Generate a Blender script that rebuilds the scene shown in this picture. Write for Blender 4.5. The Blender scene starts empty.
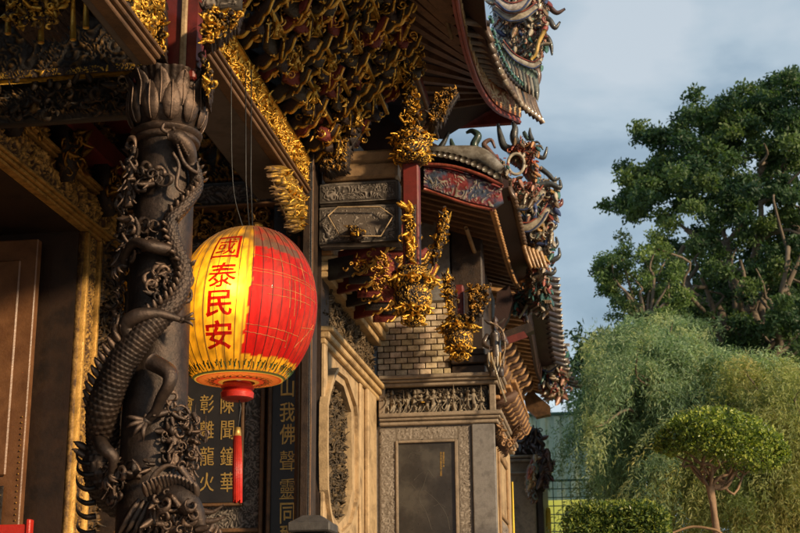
import bpy, math, random
import numpy as np
from mathutils import Matrix, Vector
random.seed(7); RS = np.random.RandomState(7)
S = bpy.context.scene; COL = S.collection
pi = math.pi; R = math.radians
def V(*a): return np.array(a, float)

# ------------------------------------------------------------------ camera
F = 1342; TH = R(16); PS = R(8.6); RO = R(0.5); EYE = 1.6
def ray(px, py):
    u = (px-400)/F; v = -(py-266.5)/F
    u2 = u*math.cos(RO)+v*math.sin(RO); v2 = -u*math.sin(RO)+v*math.cos(RO)
    y = math.cos(TH)-v2*math.sin(TH); z = math.sin(TH)+v2*math.cos(TH)
    return V(u2*math.cos(PS)-y*math.sin(PS), u2*math.sin(PS)+y*math.cos(PS), z)
def PY(px, py, Y):
    d = ray(px, py); return d*(Y/d[1])+V(0, 0, EYE)
def PX(px, py, X):
    d = ray(px, py); return d*(X/d[0])+V(0, 0, EYE)
cd = bpy.data.cameras.new('camera'); cam = bpy.data.objects.new('camera', cd); COL.objects.link(cam)
cam.matrix_world = Matrix.Translation((0, 0, EYE)) @ Matrix.Rotation(PS, 4, 'Z') @ Matrix.Rotation(pi/2+TH, 4, 'X') @ Matrix.Rotation(-RO, 4, 'Z')
cd.sensor_width = 36; cd.lens = 36*F/800; cd.clip_end = 2000; cd.clip_start = .1
cd.dof.use_dof = True; cd.dof.focus_distance = 11.0; cd.dof.aperture_fstop = 4.5
S.camera = cam

# ------------------------------------------------------------------ mesh builder
class MB:
    def __init__(s): s.v = []; s.n = 0; s.f = []; s.c = []; s.m = []
    def add(s, verts, faces, col=(1, 1, 1, 1), m=0):
        verts = np.asarray(verts, float).reshape(-1, 3); k = len(verts)
        s.v.append(verts)
        col = np.asarray(col, float)
        if col.ndim == 1: col = np.tile(col if len(col) == 4 else np.append(col, 1), (k, 1))
        s.c.append(col)
        if isinstance(faces, np.ndarray):
            ff = (faces+s.n).tolist()
        else:
            n = s.n; ff = [[i+n for i in f] for f in faces]
        s.f += ff; s.m += [m]*len(ff); s.n += k
        return s
    def build(s, name, mats, parent=None, smooth=True, angle=None):
        me = bpy.data.meshes.new(name)
        v = np.concatenate(s.v); me.from_pydata(v.tolist(), [], s.f)
        if not isinstance(mats, (list, tuple)): mats = [mats]
        for m in mats: me.materials.append(m)
        if len(mats) > 1: me.polygons.foreach_set('material_index', s.m)
        a = me.color_attributes.new('Col', 'FLOAT_COLOR', 'POINT')
        a.data.foreach_set('color', np.concatenate(s.c).ravel())
        if smooth: me.polygons.foreach_set('use_smooth', [True]*len(s.f))
        me.update()
        if smooth and angle: me.set_sharp_from_angle(angle=R(angle))
        o = bpy.data.objects.new(name, me); COL.objects.link(o)
        if parent:
            o.parent = parent
            if tuple(parent.location) != (0, 0, 0) and parent.parent is None:
                o.matrix_parent_inverse = Matrix.Translation(parent.location).inverted()
            elif parent.parent is not None:
                r = parent.parent
                o.matrix_parent_inverse = Matrix.Identity(4) if tuple(r.location) == (0, 0, 0) else Matrix.Translation(r.location).inverted() @ Matrix.Identity(4)
                o.matrix_parent_inverse = Matrix.Identity(4)
        return o
def thing(name, label, cat, loc=(0, 0, 0), group=None):
    o = bpy.data.objects.new(name, None); COL.objects.link(o); o.empty_display_size = .2
    o['label'] = label; o['category'] = cat
    if group: o['group'] = group
    o['_base'] = list(loc)
    return o
def tag(o, label=None, cat=None, group=None, kind=None):
    for k, v in (('label', label), ('category', cat), ('group', group), ('kind', kind)):
        if v: o[k] = v
    return o

# numeric shape helpers
def gridfaces(nu, nv, wrapu=False, wrapv=False):
    iu = np.arange(nu if wrapu else nu-1); iv = np.arange(nv if wrapv else nv-1)
    a, b = np.meshgrid(iu, iv, indexing='ij'); a1 = (a+1) % nu; b1 = (b+1) % nv
    return np.stack([a*nv+b, a1*nv+b, a1*nv+b1, a*nv+b1], -1).reshape(-1, 4)
def unit(a): a = np.asarray(a, float); return a/(np.linalg.norm(a)+1e-12)
BF = [[0, 3, 2, 1], [4, 5, 6, 7], [0, 1, 5, 4], [1, 2, 6, 5], [2, 3, 7, 6], [3, 0, 4, 7]]
def box(mb, a, b, col=(1, 1, 1, 1), m=0):
    x0, y0, z0 = np.minimum(a, b); x1, y1, z1 = np.maximum(a, b)
    return mb.add([(x0, y0, z0), (x1, y0, z0), (x1, y1, z0), (x0, y1, z0), (x0, y0, z1), (x1, y0, z1), (x1, y1, z1), (x0, y1, z1)], BF, col, m)
def obox(mb, o, U, W, N, col=(1, 1, 1, 1), m=0):
    o, U, W, N = map(lambda q: np.asarray(q, float), (o, U, W, N))
    return mb.add([o, o+U, o+U+W, o+W, o+N, o+U+N, o+U+W+N, o+W+N], BF, col, m)
def bbox(mb, a, b, bev=.01, col=(1, 1, 1, 1), m=0):
    """bevelled box: chamfered on every edge"""
    lo = np.minimum(a, b); hi = np.maximum(a, b); c = (lo+hi)/2; h = (hi-lo)/2
    bev = min(bev, h.min()*.9)
    vs = []; idx = {}
    for sx in (-1, 1):
        for sy in (-1, 1):
            for sz in (-1, 1):
                s = (sx, sy, sz)
                for k in range(3):
                    p = [s[i]*(h[i] - (0 if i == k else bev)) for i in range(3)]
                    idx[(s, k)] = len(vs); vs.append(c+np.array(p))
    fs = []
    for k in range(3):
        i, j = [q for q in range(3) if q != k]
        for sk in (-1, 1):
            q = []
            for si, sj in ((-1, -1), (1, -1), (1, 1), (-1, 1)):
                s = [0, 0, 0]; s[k] = sk; s[i] = si; s[j] = sj; q.append(idx[(tuple(s), k)])
            fs.append(q)
        for si in (-1, 1):
            for sj in (-1, 1):
                s0 = [0, 0, 0]; s1 = [0, 0, 0]; s0[i] = s1[i] = si; s0[j] = s1[j] = sj; s0[k] = -1; s1[k] = 1
                fs.append([idx[(tuple(s0), i)], idx[(tuple(s1), i)], idx[(tuple(s1), j)], idx[(tuple(s0), j)]])
    for sx in (-1, 1):
        for sy in (-1, 1):
            for sz in (-1, 1): fs.append([idx[((sx, sy, sz), k)] for k in range(3)])
    return mb.add(vs, fs, col, m)
def tube(mb, pts, rad, n=8, sq=1.0, col=(1, 1, 1, 1), m=0, up=None, cap=True, rfun=None):
    P = np.asarray(pts, float); k = len(P)
    rad = np.interp(np.linspace(0, 1, k), np.linspace(0, 1, len(rad)), rad) if np.ndim(rad) else np.full(k, rad)
    T = np.gradient(P, axis=0); T /= np.linalg.norm(T, axis=1)[:, None]+1e-12
    ref = np.asarray(up if up is not None else ((0, 0, 1) if abs(T[0][2]) < .9 else (1, 0, 0)), float)
    N = unit(np.cross(T[0], ref)); out = []; hs = []
    for i in range(k):
        N = unit(N - T[i]*np.dot(N, T[i])); B = np.cross(T[i], N)
        a = np.arange(n)/n*2*pi; r = rad[i]
        if rfun is not None: rr = r*rfun(i/(k-1), a)
        else: rr = np.full(n, r)
        out.append(P[i]+np.outer(np.cos(a)*rr, N)+np.outer(np.sin(a)*rr*sq, B))
    fs = gridfaces(k, n, False, True).tolist()
    if cap: fs += [list(range(n))[::-1], list(range((k-1)*n, k*n))]
    return mb.add(np.concatenate(out), fs, col, m)
def spline(pts, n=8):
    P = np.asarray(pts, float); k = len(P)
    Q = np.vstack([2*P[0]-P[1], P, 2*P[-1]-P[-2]]); out = []
    for i in range(k-1):
        p0, p1, p2, p3 = Q[i:i+4]
        for t in np.linspace(0, 1, n, endpoint=False):
            out.append(.5*((2*p1)+(-p0+p2)*t+(2*p0-5*p1+4*p2-p3)*t*t+(-p0+3*p1-3*p2+p3)*t**3))
    out.append(P[-1]); return np.array(out)
def lathe(mb, prof, n=32, c=(0, 0, 0), col=(1, 1, 1, 1), m=0, rmod=None):
    c = np.asarray(c, float); prof = np.asarray(prof, float); a = np.arange(n)/n*2*pi; out = []
    for i, (r, z) in enumerate(prof):
        rr = np.full(n, r)
        if rmod is not None: rr = rr*rmod(i/(len(prof)-1), a)
        out.append(np.stack([c[0]+rr*np.cos(a), c[1]+rr*np.sin(a), np.full(n, c[2]+z)], -1))
    return mb.add(np.concatenate(out), gridfaces(len(prof), n, False, True)[:, ::-1].copy(), col, m)
def prism(mb, poly, o, U, W, N, col=(1, 1, 1, 1), m=0):
    """extrude 2D outline poly (u,w) from o by N"""
    o, U, W, N = map(lambda q: np.asarray(q, float), (o, U, W, N)); k = len(poly)
    p = np.array([o+U*a+W*b for a, b in poly]); fs = [list(range(k))[::-1], list(range(k, 2*k))]
    fs += [[i, (i+1) % k, k+(i+1) % k, k+i] for i in range(k)]
    return mb.add(np.vstack([p, p+N]), fs, col, m)
def sphere(mb, c, r, n=10, col=(1, 1, 1, 1), m=0, s=(1, 1, 1)):
    a = np.linspace(-pi/2, pi/2, n//2+2); pr = np.stack([np.cos(a)*r, np.sin(a)*r], -1)
    t = MB(); lathe(t, pr, n); v = t.v[0]*np.array(s)+np.asarray(c)
    return mb.add(v, t.f, col, m)
# noise
_perm = np.random.RandomState(3).permutation(4096)
_g = np.random.RandomState(4).rand(4096)*2*pi
def noise2(x, y, seed=0):
    x = np.asarray(x, float)+seed*17.3; y = np.asarray(y, float)+seed*9.7
    xi = np.floor(x).astype(int); yi = np.floor(y).astype(int); fx = x-xi; fy = y-yi
    def g(a, b, dx, dy):
        h = _g[_perm[(_perm[a & 4095]+b) & 4095]]; return np.cos(h)*dx+np.sin(h)*dy
    u = fx*fx*fx*(fx*(fx*6-15)+10); w = fy*fy*fy*(fy*(fy*6-15)+10)
    a = g(xi, yi, fx, fy)*(1-u)+g(xi+1, yi, fx-1, fy)*u
    b = g(xi, yi+1, fx, fy-1)*(1-u)+g(xi+1, yi+1, fx-1, fy-1)*u
    return (a*(1-w)+b*w)*1.5
def carvefn(u, v, f, seed):
    wu = u*f+.9*noise2(u*f*.6, v*f*.6, seed+1); wv = v*f+.9*noise2(u*f*.6, v*f*.6, seed+2)
    a = noise2(wu, wv, seed); ridge = 1-np.abs(np.sin(a*pi*2.6))
    lump = .5+.6*noise2(u*f*.9, v*f*.9, seed+5)
    fine = noise2(u*f*3.1, v*f*3.1, seed+6)
    return np.clip(ridge**.8*(.45+.75*lump)+.18*fine, 0, 1)
def relief(mb, o, U, W, depth=.04, step=.012, f=9, seed=0, border=.02, col=(1, 1, 1), m=0, N=None, mask=None):
    """carved panel spanned by U,W from o, relief rising along N"""
    o, U, W = map(lambda q: np.asarray(q, float), (o, U, W)); lu = np.linalg.norm(U); lw = np.linalg.norm(W)
    nu = max(3, int(lu/step)); nw = max(3, int(lw/step))
    u, w = np.meshgrid(np.linspace(0, 1, nu), np.linspace(0, 1, nw), indexing='ij')
    h = carvefn(u*lu, w*lw, f, seed)
    e = np.minimum(np.minimum(u, 1-u)*lu, np.minimum(w, 1-w)*lw)
    h = h*np.clip(e/border-.2, 0, 1)
    if mask is not None: h = h*mask(u, w)
    Nn = unit(np.cross(U, W)) if N is None else unit(N)
    P = o+u[..., None]*U+w[..., None]*W+h[..., None]*depth*Nn
    c = np.empty(u.shape+(4,)); c[..., :3] = col; c[..., 3] = h
    fc = gridfaces(nu, nw)
    if np.dot(np.cross(U, W), Nn) < 0: fc = fc[:, ::-1].copy()
    return mb.add(P.reshape(-1, 3), fc, c.reshape(-1, 4), m)
def curl(mb, o, U, W, N, size=.1, turns=1.1, thick=.018, hand=1, rise=.4, col=(1, 1, 1, 1), m=0, n=5, k=12):
    t = np.linspace(0, 1, k); a = t*turns*2*pi*hand; r = size*(1-t*.82)
    o, U, W, N = map(lambda q: np.asarray(q, float), (o, U, W, N))
    cx = r*np.cos(a)-size; cy = r*np.sin(a)
    P = o+np.outer(cx, U)+np.outer(cy, W)+np.outer(np.sin(t*pi)*size*rise, N)
    ph = rise*9+size*70
    return tube(mb, P, thick*np.interp(t, [0, .3, .7, 1], [.35, 1, .85, .3])*(1+.32*np.sin(t*(9+turns*9)+ph)), n, .8, col, m)
def curls(mb, o, U, W, N, count, size=(.04, .1), thick=.2, seed=0, col=(1, 1, 1, 1), cols=None, m=0, lift=.02, n=5, k=10):
    rs = np.random.RandomState(seed); o, U, W = map(lambda q: np.asarray(q, float), (o, U, W)); N = unit(N); u1 = unit(U); w1 = unit(W-np.dot(W, u1)*u1)
    for i in range(count):
        a = rs.rand()*2*pi; s = rs.uniform(*size); p = o+U*rs.rand()+W*rs.rand()+N*lift*rs.rand()
        e1 = unit(math.cos(a)*u1+math.sin(a)*w1+N*rs.uniform(-.3, .5)); e2 = unit(np.cross(N, e1))
        c = cols[rs.randint(len(cols))] if cols else col
        if rs.rand() < .5: curl(mb, p, e1, e2, N, s, rs.uniform(.5, 1.3), s*thick, rs.choice([-1, 1]), .5, c, m, n, k)
        else: petal(mb, p, e1, N, s*1.7, s*.42, rs.uniform(.1, .7), c, m, s*.16)
def petal(mb, o, D, N, L, Wd, bend=.3, col=(1, 1, 1, 1), m=0, th=.012):
    """leaf / flame / tooth shape with thickness, pointing along D"""
    o = np.asarray(o, float); D = unit(D); N = unit(N-np.dot(N, D)*D); X = np.cross(D, N)
    t = np.linspace(0, 1, 6); w = Wd*np.sin(np.clip(t*.8+.2, 0, 1)*pi)**.8+.002
    P = []
    for i in range(6):
        c = o+D*L*t[i]+N*bend*L*t[i]**2
        for s, q in ((-1, 0), (0, th*1.3), (1, 0), (0, -th*.7)): P.append(c+X*w[i]*s+N*q)
    return mb.add(P, gridfaces(6, 4, False, True), col, m)
def figure(mb, p, h=.3, face=(0, -1, 0), seed=0, col=(1, 1, 1, 1), cols=None, m=0):
    """small robed carved figure standing at p"""
    rs = np.random.RandomState(seed); p = np.asarray(p, float); fz = unit(face); sd = np.cross((0, 0, 1), fz)
    c = lambda: cols[rs.randint(len(cols))] if cols else col
    lean = rs.uniform(-.08, .08)
    P = [p+V(0, 0, h*z)+sd*h*lean*z+fz*h*.03*math.sin(z*6) for z in (0, .12, .3, .48, .62, .74, .78)]
    tube(mb, P, [h*.15, h*.13, h*.11, h*.12, h*.15, h*.09, h*.05], 8, .7, c(), m, up=fz)
    hd = P[-1]+V(0, 0, h*.09); sphere(mb, hd, h*.085, 8, c(), m)
    sphere(mb, hd+V(0, 0, h*.08), h*.05, 6, c(), m)
    for s in (-1, 1):
        sh = P[4]+sd*s*h*.13+V(0, 0, h*.04); el = sh+sd*s*h*rs.uniform(.05, .2)+V(0, 0, h*rs.uniform(-.2, .05))+fz*h*.08
        ha = el+fz*h*.16+V(0, 0, h*rs.uniform(-.08, .25))-sd*s*h*.04
        tube(mb, spline([sh, el, ha], 3), [h*.06, h*.055, h*.03], 6, 1, c(), m)
    for q in range(7):
        a = q/7*2*pi+rs.rand(); d = sd*math.cos(a)+fz*math.sin(a); petal(mb, P[4 if q % 2 else 2]+d*h*.1, V(0, 0, -1)+d*.25, d, h*rs.uniform(.22, .4), h*.05, .3, c(), m, h*.03)
    petal(mb, hd+V(0, 0, h*.05), V(0, 0, 1)-fz*.3, -fz, h*.14, h*.05, .3, c(), m, h*.03)
    if rs.rand() < .4: tube(mb, [ha-V(0, 0, h*.3), ha+V(0, 0, h*.45)], h*.018, 5, 1, c(), m)

# ------------------------------------------------------------------ materials
def newmat(name):
    m = bpy.data.materials.new(name); m.use_nodes = True; nt = m.node_tree; nt.nodes.clear()
    return m, nt, nt.nodes.new('ShaderNodeOutputMaterial')
def nd(nt, t, **k):
    n = nt.nodes.new(t)
    for a, b in k.items():
        if a.startswith('i_'):
            n.inputs[a[2:].replace('_', ' ')].default_value = b
        else: setattr(n, a, b)
    return n
def lk(nt, a, b): nt.links.new(a, b)
def noiseN(nt, scale, detail=5, rough=.6, dist=0, co='Object'):
    tc = nd(nt, 'ShaderNodeTexCoord'); n = nd(nt, 'ShaderNodeTexNoise')
    n.inputs['Scale'].default_value = scale; n.inputs['Detail'].default_value = detail; n.inputs['Roughness'].default_value = rough; n.inputs['Distortion'].default_value = dist
    lk(nt, tc.outputs[co], n.inputs['Vector']); return n.outputs['Fac']
def ramp(nt, fac, stops):
    r = nd(nt, 'ShaderNodeValToRGB'); e = r.color_ramp.elements
    while len(e) > 1: e.remove(e[0])
    e[0].position = stops[0][0]; e[0].color = tuple(stops[0][1])+(1,)
    for p, c in stops[1:]:
        q = e.new(p); q.color = tuple(c)+(1,)
    lk(nt, fac, r.inputs['Fac']); return r.outputs['Color']
def mth(nt, op, a, b=None, clamp=False):
    n = nd(nt, 'ShaderNodeMath', operation=op, use_clamp=clamp)
    for i, x in enumerate((a, b)):
        if x is None: continue
        if isinstance(x, (int, float)): n.inputs[i].default_value = x
        else: lk(nt, x, n.inputs[i])
    return n.outputs[0]
def mixc(nt, f, a, b, mode='MIX'):
    n = nd(nt, 'ShaderNodeMix', data_type='RGBA', blend_type=mode)
    for s, x in ((n.inputs['Factor'], f), (n.inputs['A'], a), (n.inputs['B'], b)):
        if isinstance(x, (int, float)): s.default_value = x
        elif isinstance(x, tuple): s.default_value = x+(1,) if len(x) == 3 else x
        else: lk(nt, x, s)
    return n.outputs['Result']
def bump(nt, h, st, d=.01, prev=None):
    b = nd(nt, 'ShaderNodeBump'); b.inputs['Strength'].default_value = st; b.inputs['Distance'].default_value = d
    lk(nt, h, b.inputs['Height']); return b.outputs['Normal']
def princ(nt, out, col, rough=.6, metal=0., normal=None, **k):
    p = nd(nt, 'ShaderNodeBsdfPrincipled')
    for nm, x in (('Base Color', col), ('Roughness', rough), ('Metallic', metal)):
        if isinstance(x, (int, float)): p.inputs[nm].default_value = x
        elif isinstance(x, tuple): p.inputs[nm].default_value = x+(1,)
        else: lk(nt, x, p.inputs[nm])
    if normal is not None: lk(nt, normal, p.inputs['Normal'])
    for a, b in k.items(): p.inputs[a.replace('_', ' ')].default_value = b
    if out: lk(nt, p.outputs[0], out.inputs['Surface'])
    return p
def surf(name, cols, scale=3, rough=.6, metal=0., bst=.3, bsc=30, detail=6, dirt=None, bd=.01, spread=.16, rv=.15, **k):
    m, nt, out = newmat(name); f = noiseN(nt, scale, detail, .65)
    n = len(cols); c = ramp(nt, f, [(.5-spread+2*spread*i/max(1, n-1), cols[i]) for i in range(n)])
    if dirt:
        g = noiseN(nt, scale*.35+.4, 8, .75, .5); dm = ramp(nt, g, [(.48, (0, 0, 0)), (.66, (1, 1, 1))]); c = mixc(nt, mth(nt, 'MULTIPLY', dm, dirt[1]), c, dirt[0])
    b = noiseN(nt, bsc, 4, .6); r = mth(nt, 'ADD', rough-rv/2, mth(nt, 'MULTIPLY', b, rv))
    princ(nt, out, c, r, metal, bump(nt, b, bst, bd), **k); return m
def gilt(name, lac=(.028, .012, .007), gold=(.62, .34, .06), lo=.18, hi=.42, rough=.34, worn=.5, metal=.9):
    m, nt, out = newmat(name); a = nd(nt, 'ShaderNodeVertexColor', layer_name='Col')
    w = noiseN(nt, 14, 6, .7); big = noiseN(nt, 2.2, 3, .5)
    h = mth(nt, 'ADD', a.outputs['Alpha'], mth(nt, 'MULTIPLY', mth(nt, 'SUBTRACT', w, .55), worn))
    f = mth(nt, 'DIVIDE', mth(nt, 'SUBTRACT', h, lo), hi-lo, True)
    g = ramp(nt, mth(nt, 'ADD', mth(nt, 'MULTIPLY', w, .6), mth(nt, 'MULTIPLY', big, .4)), [(.38, tuple(x*.45 for x in gold)), (.52, gold), (.66, (min(1, gold[0]*1.25), gold[1]*1.35, gold[2]*1.8))])
    c = mixc(nt, f, lac, g)
    b = noiseN(nt, 60, 3, .6)
    princ(nt, out, c, mth(nt, 'ADD', mth(nt, 'MULTIPLY', f, -(0.62-rough)), .66), mth(nt, 'MULTIPLY', f, metal), bump(nt, mth(nt, 'ADD', b, mth(nt, 'MULTIPLY', w, 1.4)), .55, .012)); return m
def painted(name, rough=.45, dirt=.5, metal=0., coat=0.):
    """colour comes from each piece's own glaze / paint colour, with grime"""
    m, nt, out = newmat(name); a = nd(nt, 'ShaderNodeVertexColor', layer_name='Col')
    f = noiseN(nt, 9, 7, .7); g = ramp(nt, f, [(.42, (.35, .31, .27)), (.58, (1, 1, 1))])
    c = mixc(nt, dirt, a.outputs['Color'], mixc(nt, 1.0, a.outputs['Color'], g, 'MULTIPLY'))
    b = noiseN(nt, 45, 4, .6)
    princ(nt, out, c, rough, metal, bump(nt, b, .4, .006), Coat_Weight=coat); return m
def carvedstone(name, lo, hi, rough=.7, metal=0, sc=6, contrast=(.15, .6)):
    m, nt, out = newmat(name); a = nd(nt, 'ShaderNodeVertexColor', layer_name='Col')
    w = noiseN(nt, sc, 7, .7); h = mth(nt, 'ADD', a.outputs['Alpha'], mth(nt, 'MULTIPLY', mth(nt, 'SUBTRACT', w, .5), 1.1))
    c = ramp(nt, h, [(contrast[0], lo), (contrast[1], hi), (1, tuple(min(1, x*1.15) for x in hi))])
    b = noiseN(nt, 70, 4, .6)
    princ(nt, out, c, rough, metal, bump(nt, b, .4, .005)); return m

M = {}
M['gilt'] = gilt('gilded carving', gold=(.78, .43, .07))
M['gilt_dim'] = gilt('old gilding over dark lacquer', gold=(.42, .22, .045), lac=(.02, .012, .009), lo=.25, hi=.6, rough=.42, worn=.9)
M['gilt_red'] = gilt('gilding over red lacquer', lac=(.16, .02, .012), lo=.25, hi=.5, gold=(.7, .38, .07))
M['redlac'] = surf('red lacquer', [(.10, .012, .009), (.17, .022, .016), (.13, .02, .014)], 4, .42, bst=.15, dirt=((.03, .015, .01), .6))
M['redwood'] = surf('faded red paint', [(.20, .03, .02), (.30, .055, .035), (.16, .03, .02)], 6, .55, bst=.3, dirt=((.06, .03, .02), .5))
M['darkwood'] = surf('sooty dark timber', [(.018, .011, .008), (.035, .021, .014), (.05, .03, .018)], 7, .5, bst=.4, bsc=50)
M['door'] = surf('varnished door boards', [(.05, .022, .01), (.09, .04, .016)], 5, .4, bst=.25, bsc=40)
M['brown'] = surf('weathered brown timber', [(.09, .045, .02), (.17, .085, .035), (.12, .06, .028)], 6, .6, bst=.4, bsc=45, dirt=((.03, .018, .01), .6))
M['bronze'] = carvedstone('dark cast bronze', (.022, .015, .012), (.13, .082, .062), .42, .55, 5, (.05, .8))
M['grey'] = carvedstone('grey carved stone', (.05, .04, .032), (.23, .19, .155), .75, 0, 7)
M['granite'] = carvedstone('pale granite relief', (.14, .115, .09), (.36, .31, .26), .8, 0, 14, (.1, .65))
M['cream'] = surf('cream stone', [(.30, .22, .13), (.44, .34, .21), (.36, .27, .165)], 5, .7, bst=.4, bsc=55, dirt=((.15, .095, .05), .7))
M['plain'] = surf('grey granite ashlar', [(.14, .13, .125), (.22, .205, .195), (.17, .16, .15)], 9, .75, bst=.35, bsc=80, dirt=((.08, .07, .06), .5))
M['slate'] = surf('black polished slate', [(.017, .014, .013), (.03, .025, .022)], 3, .3, bst=.1, bsc=20)
M['soffit'] = surf('grey painted board', [(.075, .06, .045), (.13, .10, .078), (.10, .08, .06)], 3, .65, bst=.2, dirt=((.04, .03, .02), .6))
M['ceramic'] = painted('glazed ceramic shards', .35, .75, 0, .25)
M['paint'] = painted('painted timber', .5, .7)
M['tile'] = surf('aged roof tile', [(.06, .04, .028), (.15, .09, .05), (.10, .085, .06)], 8, .5, bst=.4, bsc=40, dirt=((.03, .035, .025), .6))
M['brick'] = surf('glazed cream brick', [(.40, .31, .19), (.52, .42, .27), (.46, .36, .23)], 6, .5, bst=.2, bsc=40, dirt=((.2, .13, .07), .6), rv=.3)
M['mortar'] = surf('dark mortar', [(.05, .035, .02), (.09, .06, .035)], 20, .9)
M['ink_gold'] = surf('gold leaf lettering', [(.55, .33, .09), (.75, .48, .14)], 20, .4, .6, bst=.2)
M['black'] = surf('black iron', [(.012, .012, .013), (.025, .022, .02)], 8, .5)
M['redglaze'] = surf('red enamel', [(.42, .02, .012), (.55, .035, .02)], 8, .35, dirt=((.18, .01, .01), .5))
M['ground'] = surf('paved plaza', [(.22, .19, .16), (.32, .28, .24)], 1.5, .85, bst=.3)
M['dark'] = surf('unlit plaster', [(.02, .014, .01), (.03, .02, .014)], 3, .9)

# ------------------------------------------------------------------ plan
XB = -2.85; Y1 = 13.3; Y2 = 16.7; XC = -1.36; XA = -5.2; XP = -2.9
C4 = lambda r, g, b, a=1: (r, g, b, a)
CER = [C4(.50, .44, .34), C4(.42, .36, .27), C4(.33, .08, .05), C4(.28, .06, .04), C4(.07, .20, .17), C4(.05, .13, .12), C4(.06, .09, .22), C4(.48, .28, .08), C4(.25, .17, .10), C4(.16, .11, .07), C4(.48, .25, .17), C4(.12, .17, .09)]
WARM = [C4(.42, .2, .06), C4(.35, .24, .13), C4(.33, .09, .05), C4(.45, .36, .24), C4(.2, .1, .05), C4(.12, .07, .04), C4(.16, .2, .17)]

M['gilt_warm'] = gilt('half worn gilding on umber', lac=(.06, .022, .01), gold=(.5, .26, .05), lo=.3, hi=.65, worn=1.0, rough=.4)
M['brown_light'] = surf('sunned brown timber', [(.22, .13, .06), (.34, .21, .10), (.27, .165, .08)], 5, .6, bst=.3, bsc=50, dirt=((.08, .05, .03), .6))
M['redwood_dark'] = surf('old red boarding', [(.05, .014, .01), (.10, .025, .016), (.07, .02, .014)], 5, .6, bst=.3, bsc=40)
M['ochre'] = surf('ochre and light tinted timber', [(.30, .15, .05), (.45, .24, .09), (.36, .19, .07)], 6, .55, bst=.3, dirt=((.10, .05, .03), .6))
def twotone(name, ground, fig, lo=.3, hi=.5, rough=.5, gr2=None):
    m, nt, out = newmat(name); a = nd(nt, 'ShaderNodeVertexColor', layer_name='Col'); w = noiseN(nt, 5, 5, .6)
    g = mixc(nt, ramp(nt, w, [(.45, (0, 0, 0)), (.58, (1, 1, 1))]), ground, gr2 or ground)
    f = mth(nt, 'DIVIDE', mth(nt, 'SUBTRACT', a.outputs['Alpha'], lo), hi-lo, True); c = mixc(nt, f, g, fig)
    d = noiseN(nt, 12, 7, .7); c = mixc(nt, 1.0, c, ramp(nt, d, [(.36, (.5, .45, .4)), (.56, (1, 1, 1))]), 'MULTIPLY')
    princ(nt, out, c, rough, 0, bump(nt, noiseN(nt, 60), .3, .005)); return m
M['scroll_green'] = twotone('floral paint on teal', (.05, .10, .09), (.40, .34, .24), gr2=(.14, .03, .02))
M['scroll_red'] = twotone('scroll paint on red', (.22, .03, .03), (.34, .30, .24), .45, .6, gr2=(.05, .07, .12))
M['floral'] = twotone('cream floral paint', (.26, .11, .05), (.52, .44, .31), .2, .45, gr2=(.16, .20, .14))
M['lattice'] = gilt('dark carved fretwork', lac=(.018, .012, .008), gold=(.26, .15, .06), lo=.3, hi=.8, worn=.8, rough=.5, metal=.3)
M['etched'] = surf('black slate with pale clouding', [(.028, .025, .022), (.04, .036, .032), (.075, .068, .058)], 2.6, .3, bst=.1, detail=8, spread=.13)
M['grey_line'] = surf('scratched slate line', [(.10, .09, .075), (.07, .065, .055)], 8, .6)
M['stone_warm'] = surf('weathered buff stone', [(.20, .155, .11), (.32, .25, .18), (.25, .195, .14)], 7, .75, bst=.5, bsc=60, dirt=((.09, .07, .055), .6))
M['grey_deep'] = carvedstone('dark frieze ground', (.012, .01, .008), (.12, .09, .06), .7)
M['grey_pale'] = surf('pale worn stone figures', [(.14, .11, .08), (.34, .28, .20)], 14, .7, bst=.4, dirt=((.05, .035, .02), .6))
M['ochre_carved'] = gilt('ochre painted carving', lac=(.10, .05, .03), gold=(.46, .26, .11), lo=.1, hi=.5, rough=.55, metal=.1, worn=.8)
M['ochre_bright'] = surf('orange glazed plate', [(.45, .19, .07), (.6, .30, .12)], 9, .45, dirt=((.2, .1, .05), .5))
M['char_red'] = surf('vermilion brush paint', [(.50, .012, .01), (.62, .03, .015)], 12, .5)
m, nt, out = newmat('painted paper disc'); a = nd(nt, 'ShaderNodeVertexColor', layer_name='Col'); p = princ(nt, None, a.outputs['Color'], .5); tr_ = nd(nt, 'ShaderNodeBsdfTranslucent'); lk(nt, a.outputs['Color'], tr_.inputs[0]); mx_ = nd(nt, 'ShaderNodeMixShader'); mx_.inputs[0].default_value = .5; lk(nt, p.outputs[0], mx_.inputs[1]); lk(nt, tr_.outputs[0], mx_.inputs[2]); lk(nt, mx_.outputs[0], out.inputs[0]); M['paint_glow'] = m
M['plain_dark'] = surf('dark granite', [(.05, .045, .042), (.085, .078, .072)], 12, .6, bst=.3, bsc=90)
M['yellow'] = surf('yellow cloth', [(.70, .46, .03), (.8, .55, .05)], 4, .7)
M['green_sheet'] = surf('pale green sheet metal', [(.17, .27, .22), (.24, .34, .28)], 1.2, .55, dirt=((.12, .19, .15), .5))
M['green_rail'] = surf('green painted steel', [(.03, .09, .075), (.045, .12, .10)], 6, .5)
M['lime'] = surf('lime green board', [(.42, .50, .08), (.52, .58, .14)], 1, .7)
def leafmat(name, rough=.5, tl=.35):
    m, nt, out = newmat(name); a = nd(nt, 'ShaderNodeVertexColor', layer_name='Col'); p = princ(nt, None, a.outputs['Color'], rough); p.inputs['Specular IOR Level'].default_value = .35
    t = nd(nt, 'ShaderNodeBsdfTranslucent'); lk(nt, mixc(nt, 1.0, a.outputs['Color'], (1.5, 1.6, .7), 'MULTIPLY'), t.inputs[0]); x = nd(nt, 'ShaderNodeMixShader'); x.inputs[0].default_value = tl; lk(nt, p.outputs[0], x.inputs[1]); lk(nt, t.outputs[0], x.inputs[2]); lk(nt, x.outputs[0], out.inputs[0]); M_ = m; return m
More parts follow.
